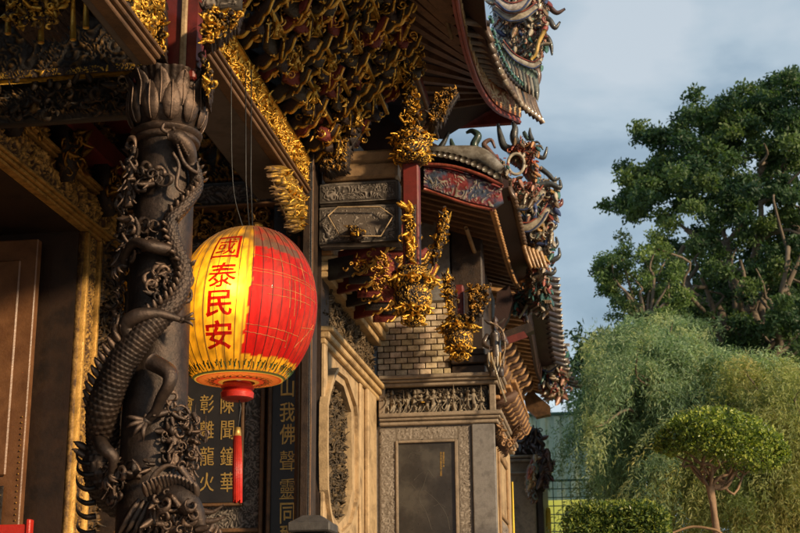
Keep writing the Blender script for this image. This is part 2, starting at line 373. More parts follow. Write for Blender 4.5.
M['leaf'] = leafmat('foliage'); M['leaf_glossy'] = leafmat('glossy small foliage', .35, .3)
M['bark'] = surf('grey brown bark', [(.09, .07, .05), (.17, .135, .10), (.12, .09, .065)], 4, .85, bst=.7, bsc=18)
M['bark_warm'] = surf('warm smooth bark', [(.20, .12, .07), (.30, .19, .11)], 8, .75, bst=.5, bsc=30)

M['rafter'] = surf('brown rafters', [(.13, .065, .03), (.24, .13, .06), (.18, .09, .04)], 5, .55, bst=.4, bsc=50, dirt=((.05, .025, .015), .5))
M['redwood_dark'] = surf('dark old red boarding', [(.022, .009, .007), (.05, .016, .011), (.035, .012, .009)], 5, .6, bst=.3, bsc=40)
m, nt, out = newmat('vermilion brush paint on paper'); fz = noiseN(nt, 30, 5); cz = ramp(nt, fz, [(.4, (.45, .008, .006)), (.6, (.62, .02, .012))]); p = princ(nt, None, cz, .5); tr_ = nd(nt, 'ShaderNodeBsdfTranslucent'); lk(nt, cz, tr_.inputs[0]); mx_ = nd(nt, 'ShaderNodeMixShader'); mx_.inputs[0].default_value = .45; lk(nt, p.outputs[0], mx_.inputs[1]); lk(nt, tr_.outputs[0], mx_.inputs[2]); lk(nt, mx_.outputs[0], out.inputs[0]); M['char_red'] = m

M['gilt_olive'] = gilt('gilding over olive brown paint', lac=(.075, .05, .02), gold=(.62, .36, .08), lo=.3, hi=.6, worn=.8, rough=.4)
M['green_sheet'] = surf('pale green sheet metal', [(.24, .37, .30), (.31, .44, .36)], 1.2, .55, dirt=((.18, .27, .22), .5))
M['floral'] = twotone('cream floral paint', (.20, .07, .04), (.60, .50, .33), .2, .42, gr2=(.30, .17, .07))
M['granite'] = carvedstone('pale granite relief', (.17, .14, .11), (.32, .275, .23), .8, 0, 14, (.1, .65))

M['gilt_lintel'] = gilt('gilded door carving', lac=(.06, .028, .012), gold=(.66, .37, .08), lo=.1, hi=.45, rough=.42, worn=.7, metal=.7)
M['door'] = surf('varnished door boards', [(.10, .045, .02), (.17, .08, .035)], 5, .4, bst=.25, bsc=40)
M['cream'] = surf('cream stone with amber light tint', [(.34, .235, .12), (.50, .36, .19), (.41, .29, .15)], 5, .7, bst=.5, bsc=55, dirt=((.16, .095, .045), .7))
M['ground'] = surf('pale paved plaza', [(.36, .31, .25), (.48, .42, .34)], 1.5, .85, bst=.3)
M['bronze'] = carvedstone('dark cast bronze', (.018, .013, .011), (.17, .11, .082), .45, .45, 9, (.1, 1.05))

M['gilt_dark'] = gilt('near black gilding', lac=(.012, .008, .006), gold=(.17, .09, .025), lo=.3, hi=.75, worn=.9, rough=.5, metal=.5)  # very dark gold over near black lacquer
M['green_sheet'] = surf('pale green sheet metal', [(.33, .46, .38), (.40, .53, .44)], 1.2, .55, dirt=((.25, .35, .29), .5))

M['umber'] = surf('dark umber lacquer', [(.016, .009, .006), (.035, .018, .010), (.025, .012, .008)], 3, .5, bst=.25, dirt=((.008, .005, .004), .6))
M['gilt_warm'] = gilt('worn gilding on umber', lac=(.028, .012, .008), gold=(.72, .42, .07), lo=.35, hi=.6, worn=.7, rough=.38, metal=.85)
M['gilt_olive'] = gilt('gilding over olive brown paint', lac=(.04, .026, .012), gold=(.70, .41, .08), lo=.35, hi=.6, worn=.6, rough=.38)
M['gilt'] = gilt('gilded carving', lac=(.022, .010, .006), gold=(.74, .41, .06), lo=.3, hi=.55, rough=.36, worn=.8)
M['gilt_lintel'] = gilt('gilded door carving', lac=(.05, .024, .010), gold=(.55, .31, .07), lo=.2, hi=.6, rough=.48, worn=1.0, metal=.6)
M['lattice'] = gilt('dark carved fretwork', lac=(.012, .009, .006), gold=(.17, .11, .05), lo=.35, hi=.85, worn=.9, rough=.6, metal=.2)  # dull dark gold over near black ground
M['floral'] = twotone('cream floral paint', (.42, .13, .05), (.78, .62, .38), .2, .42, gr2=(.5, .26, .10))
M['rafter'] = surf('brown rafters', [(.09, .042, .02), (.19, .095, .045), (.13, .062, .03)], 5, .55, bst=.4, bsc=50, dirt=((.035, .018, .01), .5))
M['redwood_dark'] = surf('dark old red boarding', [(.014, .006, .005), (.032, .011, .008), (.022, .009, .007)], 5, .6, bst=.3, bsc=40)
M['ground'] = surf('pale paved plaza', [(.26, .22, .18), (.36, .31, .25)], 1.5, .85, bst=.3)
M['cream'] = surf('cream stone with amber light tint', [(.33, .24, .135), (.47, .35, .205), (.40, .295, .17)], 5, .7, bst=.5, bsc=55, dirt=((.13, .085, .045), .75))

M['gilt_lintel'] = gilt('gilded door carving', lac=(.05, .024, .010), gold=(.46, .26, .065), lo=.2, hi=.6, rough=.5, worn=1.0, metal=.6)
def bronze():
    m, nt, out = newmat('weathered cast bronze'); a = nd(nt, 'ShaderNodeVertexColor', layer_name='Col'); w = noiseN(nt, 11, 8, .72); big = noiseN(nt, 3, 5, .6)
    h = mth(nt, 'ADD', a.outputs['Alpha'], mth(nt, 'MULTIPLY', mth(nt, 'SUBTRACT', w, .5), 1.3)); c = ramp(nt, h, [(.1, (.016, .012, .011)), (.6, (.085, .058, .045)), (1.1 if False else 1, (.19, .13, .10))])
    c = mixc(nt, ramp(nt, big, [(.45, (0, 0, 0)), (.62, (.6, .6, .6))]), c, (.045, .044, .046)); b = noiseN(nt, 38, 6, .7)
    princ(nt, out, c, mth(nt, 'ADD', .34, mth(nt, 'MULTIPLY', w, .3)), .4, bump(nt, mth(nt, 'ADD', b, w), .8, .012)); return m
M['bronze'] = bronze()

M['redwood_dark2'] = surf('dull red board', [(.10, .015, .012), (.16, .025, .018)], 6, .7)
def bronze():
    m, nt, out = newmat('weathered cast bronze'); a = nd(nt, 'ShaderNodeVertexColor', layer_name='Col'); w = noiseN(nt, 11, 8, .72); big = noiseN(nt, 3, 5, .6)
    h = mth(nt, 'ADD', a.outputs['Alpha'], mth(nt, 'MULTIPLY', mth(nt, 'SUBTRACT', w, .5), 1.2)); c = ramp(nt, h, [(.1, (.012, .009, .0075)), (.6, (.08, .052, .038)), (1, (.20, .13, .09))])
    c = mixc(nt, ramp(nt, big, [(.48, (0, 0, 0)), (.66, (.4, .4, .4))]), c, (.03, .029, .03)); b = noiseN(nt, 38, 6, .7)
    princ(nt, out, c, mth(nt, 'ADD', .27, mth(nt, 'MULTIPLY', w, .3)), .55, bump(nt, mth(nt, 'ADD', b, w), .6, .009)); return m
M['bronze'] = bronze()

M['cornice'] = surf('stone cornice with amber light tint', [(.38, .25, .11), (.56, .38, .18), (.46, .31, .14)], 5, .6, bst=.5, bsc=55, dirt=((.15, .085, .04), .75))  # orange light on the cornice is put into its base colour
M['cream'] = surf('cream stone with amber light tint', [(.34, .235, .125), (.50, .35, .19), (.42, .295, .16)], 5, .7, bst=.5, bsc=55, dirt=((.13, .08, .04), .8))  # amber light on the wall is mixed into the stone colour
M['green_sheet'] = surf('pale green sheet metal', [(.37, .47, .37), (.46, .55, .44)], 1.2, .55, dirt=((.27, .36, .28), .5))
M['gilt_lintel'] = gilt('gilded door carving', lac=(.07, .033, .014), gold=(.60, .34, .085), lo=.15, hi=.55, rough=.48, worn=.9, metal=.55)  # gold lifted so its colour carries the porch's warm glow
M['door'] = surf('varnished door boards', [(.12, .05, .02), (.21, .095, .04)], 5, .4, bst=.25, bsc=40)  # boards brightened in colour in place of warm porch light

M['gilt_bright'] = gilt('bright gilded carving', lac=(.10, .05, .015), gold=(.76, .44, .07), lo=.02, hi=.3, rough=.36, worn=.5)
# ------------------------------------------------------------------ light, sky
SUN = unit((.84, -.52, .34))
sd = bpy.data.lights.new('sun', 'SUN'); sd.energy = 4.3; sd.angle = R(4.5); sd.color = (1, .75, .46)
so = bpy.data.objects.new('sun', sd); COL.objects.link(so); so.rotation_euler = Vector(SUN).to_track_quat('Z', 'Y').to_euler()
w = bpy.data.worlds.new('World'); S.world = w; w.use_nodes = True; nt = w.node_tree; nt.nodes.clear()
out = nt.nodes.new('ShaderNodeOutputWorld'); bg = nt.nodes.new('ShaderNodeBackground'); lk(nt, bg.outputs[0], out.inputs[0])
sk = nd(nt, 'ShaderNodeTexSky', sky_type='NISHITA', sun_disc=False); sk.sun_elevation = math.asin(SUN[2]); sk.sun_rotation = math.atan2(SUN[0], SUN[1])
tc = nd(nt, 'ShaderNodeTexCoord'); mp = nd(nt, 'ShaderNodeMapping'); mp.inputs['Scale'].default_value = (1, 1, 2.2); mp.inputs['Rotation'].default_value = (0, .25, .4)
lk(nt, tc.outputs['Generated'], mp.inputs[0])
n1 = nd(nt, 'ShaderNodeTexNoise'); n1.inputs['Scale'].default_value = 4.6; n1.inputs['Detail'].default_value = 6; n1.inputs['Roughness'].default_value = .5; n1.inputs['Distortion'].default_value = .25
lk(nt, mp.outputs[0], n1.inputs['Vector'])
cl = ramp(nt, n1.outputs['Fac'], [(.36, (1.6, 2.35, 3.05)), (.45, (2.2, 3.05, 3.85)), (.52, (2.8, 3.7, 4.5)), (.60, (3.9, 4.75, 5.4)), (.7, (4.9, 5.5, 6.0))])
sp = nd(nt, 'ShaderNodeSeparateXYZ'); lk(nt, tc.outputs['Generated'], sp.inputs[0])
hz = ramp(nt, sp.outputs['Z'], [(0, (2.0, 1.8, 1.6)), (.15, (1.7, 1.55, 1.42)), (.34, (1, 1, 1)), (1, (.8, .85, .9))])
cl = mixc(nt, 1.0, cl, hz, 'MULTIPLY')
lk(nt, mixc(nt, .85, sk.outputs['Color'], cl), bg.inputs['Color']); bg.inputs['Strength'].default_value = .108
S.view_settings.view_transform = 'Standard'; S.view_settings.look = 'None'; S.view_settings.exposure = .28; S.view_settings.gamma = 1
S.cycles.use_denoising = True; S.cycles.max_bounces = 6; S.cycles.diffuse_bounces = 4; S.cycles.transparent_max_bounces = 12
S.cycles.caustics_reflective = False; S.cycles.caustics_refractive = False

mb = MB(); box(mb, (-400, -300, -.2), (400, 600, 0)); tag(mb.build('ground', M['ground'], smooth=False), kind='structure')

# ------------------------------------------------------------------ lettering
def glyph(mb, ch, c, U, W, size, depth=.006, bold=.012, m=0, col=(1, 1, 1, 1), warp=None, squash=(1, 1)):
    cu = bpy.data.curves.new('t', 'FONT'); cu.body = ch; cu.offset = bold; cu.align_x = 'CENTER'; cu.resolution_u = 3
    o = bpy.data.objects.new('t', cu); COL.objects.link(o)
    dg = bpy.context.evaluated_depsgraph_get(); me = o.evaluated_get(dg).to_mesh()
    v = np.array([q.co[:] for q in me.vertices]); f = [list(p.vertices) for p in me.polygons]
    o.to_mesh_clear(); bpy.data.objects.remove(o); bpy.data.curves.remove(cu)
    if not len(v): return
    v = v[:, :2]; lo = v.min(0); hi = v.max(0); ext = (hi-lo).max()
    v = (v-(lo+hi)/2)/ext*size*np.array(squash)
    # brush wobble
    k = 7/size
    v = v+np.stack([noise2(v[:, 0]*k*.5, v[:, 1]*k*.5, ord(ch) % 50), noise2(v[:, 0]*k*.5, v[:, 1]*k*.5, ord(ch) % 50+60)], -1)*size*.03
    if warp is None:
        U = unit(U); W = unit(W); N = unit(np.cross(U, W)); c = np.asarray(c, float)
        P = c+np.outer(v[:, 0], U)+np.outer(v[:, 1], W)+N*depth; Q = P-N*depth
        mb.add(P, f, col, m)
        ed = {}
        for p in f:
            for a, b in zip(p, p[1:]+p[:1]): ed[(a, b)] = 1
        sf = [[a, b, b+len(P), a+len(P)][::-1] for a, b in ed if (b, a) not in ed]
        mb.add(np.vstack([P, Q]), sf, col, m)
    else:
        import bmesh
        bm = bmesh.new(); bv = [bm.verts.new((a, b, 0)) for a, b in v]; bm.verts.index_update()
        for p in f:
            try: bm.faces.new([bv[i] for i in p])
            except ValueError: pass
        for ax in (0, 1):
            for t in np.arange(-size/2, size/2, size/9):
                co = [0, 0, 0]; no = [0, 0, 0]; co[ax] = t; no[ax] = 1
                bmesh.ops.bisect_plane(bm, geom=bm.verts[:]+bm.edges[:]+bm.faces[:], plane_co=co, plane_no=no)
        bm.verts.index_update()
        mb.add([warp(q.co.x, q.co.y) for q in bm.verts], [[q.index for q in p.verts] for p in bm.faces], col, m); bm.free()

def inpoly(pts, x, y):
    r = False; j = len(pts)-1
    for i in range(len(pts)):
        (xi, yi), (xj, yj) = pts[i], pts[j]
        if (yi > y) != (yj > y) and x < (xj-xi)*(y-yi)/(yj-yi)+xi: r = not r
        j = i
    return r
def samples(poly, n, rs, jitter=True):
    xs = [p[0] for p in poly]; ys = [p[1] for p in poly]; out = []
    A = (max(xs)-min(xs))*(max(ys)-min(ys)); st = math.sqrt(A/n)
    y = min(ys)
    while y < max(ys):
        x = min(xs)
        while x < max(xs):
            a = x+rs.uniform(-.5, .5)*st; b = y+rs.uniform(-.5, .5)*st
            if inpoly(poly, a, b): out.append((a, b))
            x += st
        y += st
    return out
def smoothpoly(poly, n=4):
    P = np.array(list(poly)+list(poly[:3]), float); s = spline(P, n); return s[n:-(n*1)-0][:len(poly)*n]
def backing(mb, poly, fn, N, th, col=(.02, .015, .01, 0), m=0):
    p = np.array([fn(a, b) for a, b in poly]); N = unit(N); k = len(p)
    fs = [list(range(k)), list(range(k, 2*k))[::-1]]+[[i, k+i, k+(i+1) % k, (i+1) % k] for i in range(k)]
    mb.add(np.vstack([p, p+N*th]), fs, col, m)
def relief_poly(mb, poly, fn, N, th=.1, depth=.06, bulge=.06, f=.16, seed=0, edge=4., step=.75, colf=None, m=0, lob=2.2):
    P = np.array(poly, float); lo = P.min(0)-1; hi = P.max(0)+1; na = int((hi[0]-lo[0])/step)+2; nb = int((hi[1]-lo[1])/step)+2
    A, B = np.meshgrid(np.linspace(lo[0], hi[0], na), np.linspace(lo[1], hi[1], nb), indexing='ij'); ins = np.zeros(A.shape, bool); D = np.full(A.shape, 1e9); k = len(P)
    for i in range(k):
        (x1, y1), (x2, y2) = P[i-1], P[i]; dx, dy = x2-x1, y2-y1; t = np.clip(((A-x1)*dx+(B-y1)*dy)/(dx*dx+dy*dy+1e-9), 0, 1); D = np.minimum(D, np.hypot(A-x1-t*dx, B-y1-t*dy))
        if dy != 0: ins ^= ((y1 > B) != (y2 > B)) & (A < dx*(B-y1)/dy+x1)
    D = np.where(ins, D, -D)-lob*np.clip(noise2(A*.35, B*.35, seed+9)+.1, 0, 1); h = carvefn(A, B, f, seed); e = np.clip(D/edge, 0, 1); off = -th*(1-e)**2+(bulge*e**.5+depth*h*e)
    Q = np.array([fn(a_, b_) for a_, b_ in zip(A.ravel(), B.ravel())]).reshape(A.shape+(3,))+unit(N)*off[..., None]; F_ = gridfaces(na, nb); ok = (D.ravel()[F_] > -.3).all(1)
    col = np.ones(A.shape+(4,)); col[..., 3] = h*e
    if colf is not None: col[..., :3] = colf(A, B, h)
    mb.add(Q.reshape(-1, 3), F_[ok], col.reshape(-1, 4), m)
def relief_lathe(mb, prof, c, depth=.03, f=9, seed=0, n=120, rows=70, m=0):
    pr = np.array(prof, float); s = np.concatenate([[0], np.cumsum(np.linalg.norm(np.diff(pr, axis=0), axis=1))]); t = np.linspace(0, s[-1], rows); r = np.interp(t, s, pr[:, 0]); z = np.interp(t, s, pr[:, 1])
    a = np.arange(n)/n*2*pi; T_, A_ = np.meshgrid(t, a, indexing='ij'); h = carvefn(A_*.14+seed, T_, f, seed); w = np.clip(np.minimum(A_, 2*pi-A_)*3, 0, 1); h = h*w
    rr = r[:, None]+depth*h*np.clip(r[:, None]*12, 0, 1); c = np.asarray(c, float); col = np.ones(h.shape+(4,)); col[..., 3] = h
    ph = A_+pi/2; mb.add(np.stack([c[0]+rr*np.cos(ph), c[1]+rr*np.sin(ph), c[2]+np.broadcast_to(z[:, None], rr.shape)], -1).reshape(-1, 3), gridfaces(rows, n, False, True)[:, ::-1].copy(), col.reshape(-1, 4), m)
def giltmass(mb, poly, fn, N, th=.15, n=60, size=(.05, .12), seed=0, back=True, bulge=.1, m=0, thick=.22):
    relief_poly(mb, poly, fn, N, th, .05, bulge*.7, .30 if n > 40 else .4, seed, m=m); n = int(n*.34)
    """openwork carved mass: backing board with layered scrolls and leaves, real depth th"""
    rs = np.random.RandomState(seed); N = unit(N)
    if back: backing(mb, [tuple(np.array(p)*.86+np.mean(poly, 0)*.14) for p in poly], lambda a, b: fn(a, b)-N*th*.5, N, th*.5)
    cen = np.mean(poly, 0); mx = max(math.hypot(*(np.array(p)-cen)) for p in poly)
    for a, b in samples([tuple(np.array(p)*.86+np.mean(poly, 0)*.14) for p in poly], n, rs):
        p = fn(a, b); d = fn(a+1, b)-p; u = unit(d); w = unit(np.cross(N, u))
        k = 1-min(1, math.hypot(a-cen[0], b-cen[1])/mx); p = p+N*(bulge*.7+.015+rs.uniform(-.2, .35)*th*.4); size = (size[0], min(size[1], .058))
        an = rs.rand()*2*pi; e1 = math.cos(an)*u+math.sin(an)*w+N*rs.uniform(-.3, .6); e2 = np.cross(N, unit(e1)); s = rs.uniform(*size)
        t = rs.rand()
        if t < .36: curl(mb, p, unit(e1), unit(e2), N, s*.62, rs.uniform(.5, 1.25), s*thick, rs.choice([-1, 1]), .6, (1, 1, 1, rs.uniform(.12, 1)), m, 6, 11)
        elif t < 1: petal(mb, p, unit(e1), N, s*1.35, s*.30, rs.uniform(.1, .7), (1, 1, 1, rs.uniform(.2, 1)), m, s*.12)
        else: sphere(mb, p, s*.33, 8, (1, 1, 1, .9), m)
def ceramicmass(mb, poly, fn, N, th=.3, n=80, size=(.08, .2), seed=0, pal=CER, bulge=.1, back=True, m=0):
    pa = np.array(pal)[:, :3]
    def colf(A, B, h): k = (np.floor((noise2(A*.22, B*.22, seed+1)+noise2(A*.6, B*.6, seed+2)*.5+1.5)*9).astype(int)*7) % len(pa); return pa[k]*(.35+.75*np.clip(h*1.6, 0, 1))[..., None]
    relief_poly(mb, poly, fn, N, th*.5, .09, th*.35, .26, seed, colf=colf, m=m); n = int(n*1.25); size = (size[0]*.62, size[1]*.72)
    rs = np.random.RandomState(seed); N = unit(N)
    if back: backing(mb, [tuple(np.array(p)*.85+np.mean(poly, 0)*.15) for p in poly], lambda a, b: fn(a, b)-N*th*.5, N, th*.6, (.24, .19, .14, 1))
    for a, b in samples(poly, n, rs):
        p = fn(a, b)+N*rs.uniform(.2, .7)*th; u = unit(fn(a+1, b)-fn(a, b)); w = unit(np.cross(N, u)); c = pal[rs.randint(len(pal))]
        an = rs.rand()*2*pi; e1 = unit(math.cos(an)*u+math.sin(an)*w+N*rs.uniform(-.2, .5)); e2 = unit(np.cross(N, e1)); s = rs.uniform(*size); t = rs.rand()
        if rs.rand() < .42: petal(mb, p, unit(-w+e1*.5), N, s*1.2, s*.3, .25, c, m, s*.05); continue
        if t < .42: petal(mb, p, e1, N, s, s*.26, .3, c, m, s*.1)
        elif t < .72: curl(mb, p, e1, e2, N, s*.45, rs.uniform(.5, 1.2), s*.13, rs.choice([-1, 1]), .5, c, m, 6, 10)
        elif t < .86:
            for q in range(4): petal(mb, p+u*s*.16*q, w*-1+N*.2, N, s*.4, s*.1, .3, c, m, s*.06)
        else: figure(mb, p-w*s*.3, s*1.1, N, rs.randint(999), c, pal, m)
def horn(mb, pxs, Y, r0, r1, col, m=0, n=8):
    tube(mb, spline([PY(a, b, Y if np.ndim(Y) == 0 else Y[i]) for i, (a, b) in enumerate(pxs)], 5), [r0, (r0*.75+r1*.25), r1], n, .8, col, m)

# ================================================================== FRONT HALL
hall = thing('temple_hall', 'ornate front hall with gilded beams, dark carved door frame and red curved roof corner', 'temple')
def part(name, mb, mat, parent, **k): return mb.build(name, mat, parent, **k)

# walls
OY0, OY1, OZ = 5.5, 12.45, .80*5.2+1.6
mb = MB()
box(mb, (XA-1.2, OY1, 0), (XA, Y1+.4, 7.9)); box(mb, (XA-1.2, 1, OZ), (XA, OY1-.002, 7.9)); box(mb, (XA-1.2, 1, 0), (XA, OY0, OZ-.002))
box(mb, (XA-4.2, 1, 0), (XA-4, Y1, 7.9)); box(mb, (XA-4, OY1+.1, 0), (XA-1.203, OY1+.3, 7.9)); box(mb, (XA-4, 1, 6.4), (XA-1.203, OY1+.097, 6.6))
part('wall', mb, M['umber'], hall, smooth=False)
mb = MB(); box(mb, (XA+.003, Y1, 0), (XB, Y1+.4, 8.4)); part('wall', mb, M['darkwood'], hall, smooth=False)
# door leaf, standing open into the hall
mb = MB(); lx0, lx1 = -6.9, -5.52
bbox(mb, (lx0, 12.2, 1.0), (lx1, 12.3, 5.62), .01)
for z0, z1 in ((1.2, 2.3), (3.25, 5.4)): bbox(mb, (lx0+.12, 12.17, z0), (lx1-.16, 12.2, z1), .02)
dl = part('door', mb, M['door'], hall, smooth=False)
mb = MB(); relief(mb, (lx0+.12, 12.16, 2.4), (lx1-lx0-.28, 0, 0), (0, 0, .75), .05, .015, 9, 31, N=(0, -1, 0))
part('carved_panel', mb, M['gilt_dim'], dl)
mb = MB()
for i in range(34): sphere(mb, (lx1-.04, 12.195, 2.0+i*.055), .009, 6, (1, 1, 1, .6))
part('stud_row', mb, M['gilt_dim'], dl)
# lintel
zl0, zl1 = OZ, .889*5.2+1.6
mb = MB(); box(mb, (XA+.002, 3, zl0+.10), (XA+.10, 13.2, zl1-.03), (1, 1, 1, .1))
relief(mb, (XA+.105, 3, zl0+.10), (0, 10.2, 0), (0, 0, zl1-zl0-.14), .06, .014, 7.5, 11, .03, N=(1, 0, 0))
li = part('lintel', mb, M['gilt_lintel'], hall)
mb = MB()
for i, (z, d, h) in enumerate(((zl0, .10, .03), (zl0+.033, .14, .03), (zl0+.066, .17, .03), (zl1-.035, .16, .03), (zl1-.002, .2, .035))):
    bbox(mb, (XA+.001, 3, z), (XA+d, 13.22, z+h), .008, (1, 1, 1, .75))
part('moulding', mb, M['gilt_lintel'], li, smooth=False)
# jamb strips
mb = MB(); box(mb, (XA+.001, 12.46, 0), (XA+.06, 12.86, zl0-.005), (1, 1, 1, .3))
relief(mb, (XA+.062, 12.53, 1.5), (0, .26, 0), (0, 0, zl0-1.5), .03, .011, 11, 12, .02, N=(1, 0, 0))
for y in (12.465, 12.80): bbox(mb, (XA+.05, y, 0), (XA+.11, y+.055, zl0-.006), .01, (1, 1, 1, .7))
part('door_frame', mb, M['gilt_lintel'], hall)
mb = MB(); relief(mb, (XA+.03, 12.88, 1.5), (0, .34, 0), (0, 0, zl0+.3-1.5), .1, .012, 9, 14, .02, N=(1, 0, 0))
curls(mb, (XA+.05, 12.9, 1.6), (0, .3, 0), (0, 0, zl0-1.3), (1, 0, 0), 150, (.04, .09), .2, 5, (1, 1, 1, .45), lift=.08)
part('carved_strip', mb, M['gilt_dark'], hall)
# hall floor to ceiling red beam and carvings above the lintel
mb = MB(); bbox(mb, (XA+.001, 3, 6.48), (XA+.28, 13.2, 6.74), .02); bbox(mb, (XA+.001, 3, 7.1), (XA+.3, 13.2, 7.3), .02)
part('red_beam', mb, M['redlac'], hall, smooth=False)
mb = MB()
relief(mb, (XA+.02, 3, 6.76), (0, 10.2, 0), (0, 0, .34), .10, .02, 6, 17, N=(1, 0, 0))
relief(mb, (XA+.02, 3, 6.26), (0, 10.2, 0), (0, 0, .2), .10, .02, 7, 18, N=(1, 0, 0))
part('frieze', mb, M['gilt_dim'], hall)
for i, y in enumerate((9.2, 10.4, 11.6, 12.7)):
    mb = MB(); P = [(y-.25, 6.5), (y+.25, 6.5), (y+.16, 6.2), (y, 5.98), (y-.14, 6.2)]
    prism(mb, [(a-y, b-6.0) for a, b in P], (XA+.12, y, 6.0), (0, 1, 0), (0, 0, 1), (.14, 0, 0), (1, 1, 1, .25))
    curls(mb, (XA+.2, y-.2, 6.08), (0, .4, 0), (0, 0, .38), (1, 0, 0), 26, (.05, .1), .22, 40+i, (1, 1, 1, .8), lift=.12)
    part('carved_boss', mb, M['gilt_dim'], hall)

# tie beam from the column to the door wall, with carving above and below
TB = 8.75
def tie(y, z, h, sd):
    mb = MB(); box(mb, (XA+.3, y, z), (-3.12, y+.2, z+h), (1, 1, 1, .1))
    relief(mb, (XA+.3, y-.003, z+.06), (1.78, 0, 0), (0, 0, h-.08), .05, .012, 8, sd, N=(0, -1, 0)); return mb
zt = PY(60, 74, TB)[2]
t = part('tie_beam', tie(TB, zt-.05, .5, 21), M['gilt_dark'], hall)
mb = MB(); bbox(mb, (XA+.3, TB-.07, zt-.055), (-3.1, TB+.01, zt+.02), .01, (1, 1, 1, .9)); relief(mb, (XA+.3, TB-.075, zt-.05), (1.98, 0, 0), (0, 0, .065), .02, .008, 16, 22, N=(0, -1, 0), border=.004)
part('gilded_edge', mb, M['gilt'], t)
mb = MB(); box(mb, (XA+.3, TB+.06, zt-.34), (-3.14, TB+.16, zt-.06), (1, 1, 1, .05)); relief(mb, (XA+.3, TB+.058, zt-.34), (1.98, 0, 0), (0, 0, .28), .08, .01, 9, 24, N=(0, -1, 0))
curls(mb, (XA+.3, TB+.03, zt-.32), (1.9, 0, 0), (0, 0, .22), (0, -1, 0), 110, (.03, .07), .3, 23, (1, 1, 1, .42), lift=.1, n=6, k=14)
part('carved_board', mb, M['gilt_dark'], hall)
def arm_profile(L, h=.2):
    b = [(0, 0), (L*.45, 0), (L*.52, .035), (L*.60, .012), (L*.68, .03), (L*.76, .075), (L*.86, .08), (L*.93, .13), (L, h*.95)]
    return b+[(L*.9, h*1.15), (L*.8, h), (0, h)], b
def arm(mb, o, D, L=.5, h=.2, th=.08, g=.018, dark=(1, 1, 1, .05), mi=0):
    D = unit(D); o = np.asarray(o, float); sidev = unit(np.cross((0, 0, 1), D)); full, low = arm_profile(L, h)
    prism(mb, full, o-sidev*th/2, D, (0, 0, 1), sidev*th, dark, mi)
    tube(mb, spline([o+D*a+V(0, 0, b)-V(0, 0, .004) for a, b in low[1:]], 3), [g*.8, g, g*1.2], 6, 1.6, (1, 1, 1, .95), mi)
def dou(mb, p, s=.1, mi=0):
    p = np.asarray(p, float); pr = [(.0, 0), (s*.42, 0), (s*.5, s*.3), (s*.72, s*.5), (s*.75, s*.9), (0, s*.9)]
    t = MB(); lathe(t, pr, 4); v = t.v[0]; c, q = math.cos(pi/4), math.sin(pi/4)
    v2 = np.stack([v[:, 0]*c-v[:, 1]*q, v[:, 0]*q+v[:, 1]*c, v[:, 2]], -1)
    mb.add(v2+p, t.f, (1, 1, 1, .25), mi)
# interior brackets left of the column
for i in range(5):
    for k in range(3):
        mb = MB(); x = -4.7+.42*i+.1*(k % 2); z = zt+.55+.27*k; y = TB+.02-.1*k
        arm(mb, (x, y, z), (0, -1, 0), .45, .2, .07); arm(mb, (x, y-.12, z+.02), (1, 0, 0), .28, .18, .06); arm(mb, (x, y-.12, z+.02), (-1, 0, 0), .28, .18, .06); dou(mb, (x, y-.12, z+.19), .1)
        curls(mb, (x-.15, y-.3, z-.02), (.3, 0, 0), (0, 0, .2), (0, -1, 0), 8, (.03, .07), .22, i*7+k, (1, 1, 1, .55))
        part('bracket', mb, M['gilt_dim'], hall)
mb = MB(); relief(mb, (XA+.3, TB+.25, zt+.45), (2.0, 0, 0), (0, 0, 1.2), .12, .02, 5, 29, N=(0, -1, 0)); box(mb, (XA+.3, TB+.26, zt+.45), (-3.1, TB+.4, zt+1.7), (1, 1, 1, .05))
part('carved_board', mb, M['gilt_dark'], hall)

# longitudinal beams on the column line
def longbeam(y0, y1, z0, h, wd, sd, mat='gilt'):
    mb = MB(); box(mb, (XP-wd, y0, z0+.03), (XP-.03, y1, z0+h), (1, 1, 1, .1)); b = part('long_beam', mb, M['darkwood'], hall, smooth=False)
    mb = MB(); box(mb, (XP-wd+.02, y0, z0+.012), (XP-.1, y1, z0+.027)); part('underside_board', mb, M['soffit'], b, smooth=False)
    mb = MB()
    relief(mb, (XP-.025, y0, z0+.10), (0, y1-y0, 0), (0, 0, h-.12), .07, .012, 8.5, sd, .015, N=(1, 0, 0))
    curls(mb, (XP+.0, y0+.05, z0+.14), (0, y1-y0-.1, 0), (0, 0, h-.2), (1, 0, 0), int(150*(y1-y0)), (.02, .05), .3, sd, (1, 1, 1, .8), lift=.04, k=12)
    for z, d, hh in ((z0+h-.03, .05, .03),): bbox(mb, (XP-.03, y0, z), (XP+d, y1, z+hh), .008, (1, 1, 1, .9))
    part('carved_face', mb, M[mat], b)
    mb = MB()
    for z, d, hh in ((z0, .0, .035), (z0+.037, .03, .03), (z0+.069, .055, .025)): bbox(mb, (XP-.1, y0, z), (XP+d, y1, z+hh), .007, (1, 1, 1, .6))
    part('moulding', mb, M['brown'], b, smooth=False)
    return b
Z0 = 1.547*2.9+1.6
longbeam(8.85, 12.76, Z0, .43, .52, 51)
longbeam(4.2, 8.1, 1.335*2.9+1.6, .62, .17, 52)
longbeam(4.2, 12.76, Z0+1.0, .3, .4, 53, 'gilt_dim')
# beam-end brace under the far end
mb = MB(); poly = [(269, 166), (281, 164), (300, 196), (302, 218), (298, 234), (291, 233), (284, 214), (276, 196)]
giltmass(mb, poly, lambda a, b: PX(a, b, XP-.02), (1, 0, 0), .05, 300, (.035, .08), 61, thick=.3)
part('carved_brace', mb, M['gilt_bright'], hall)
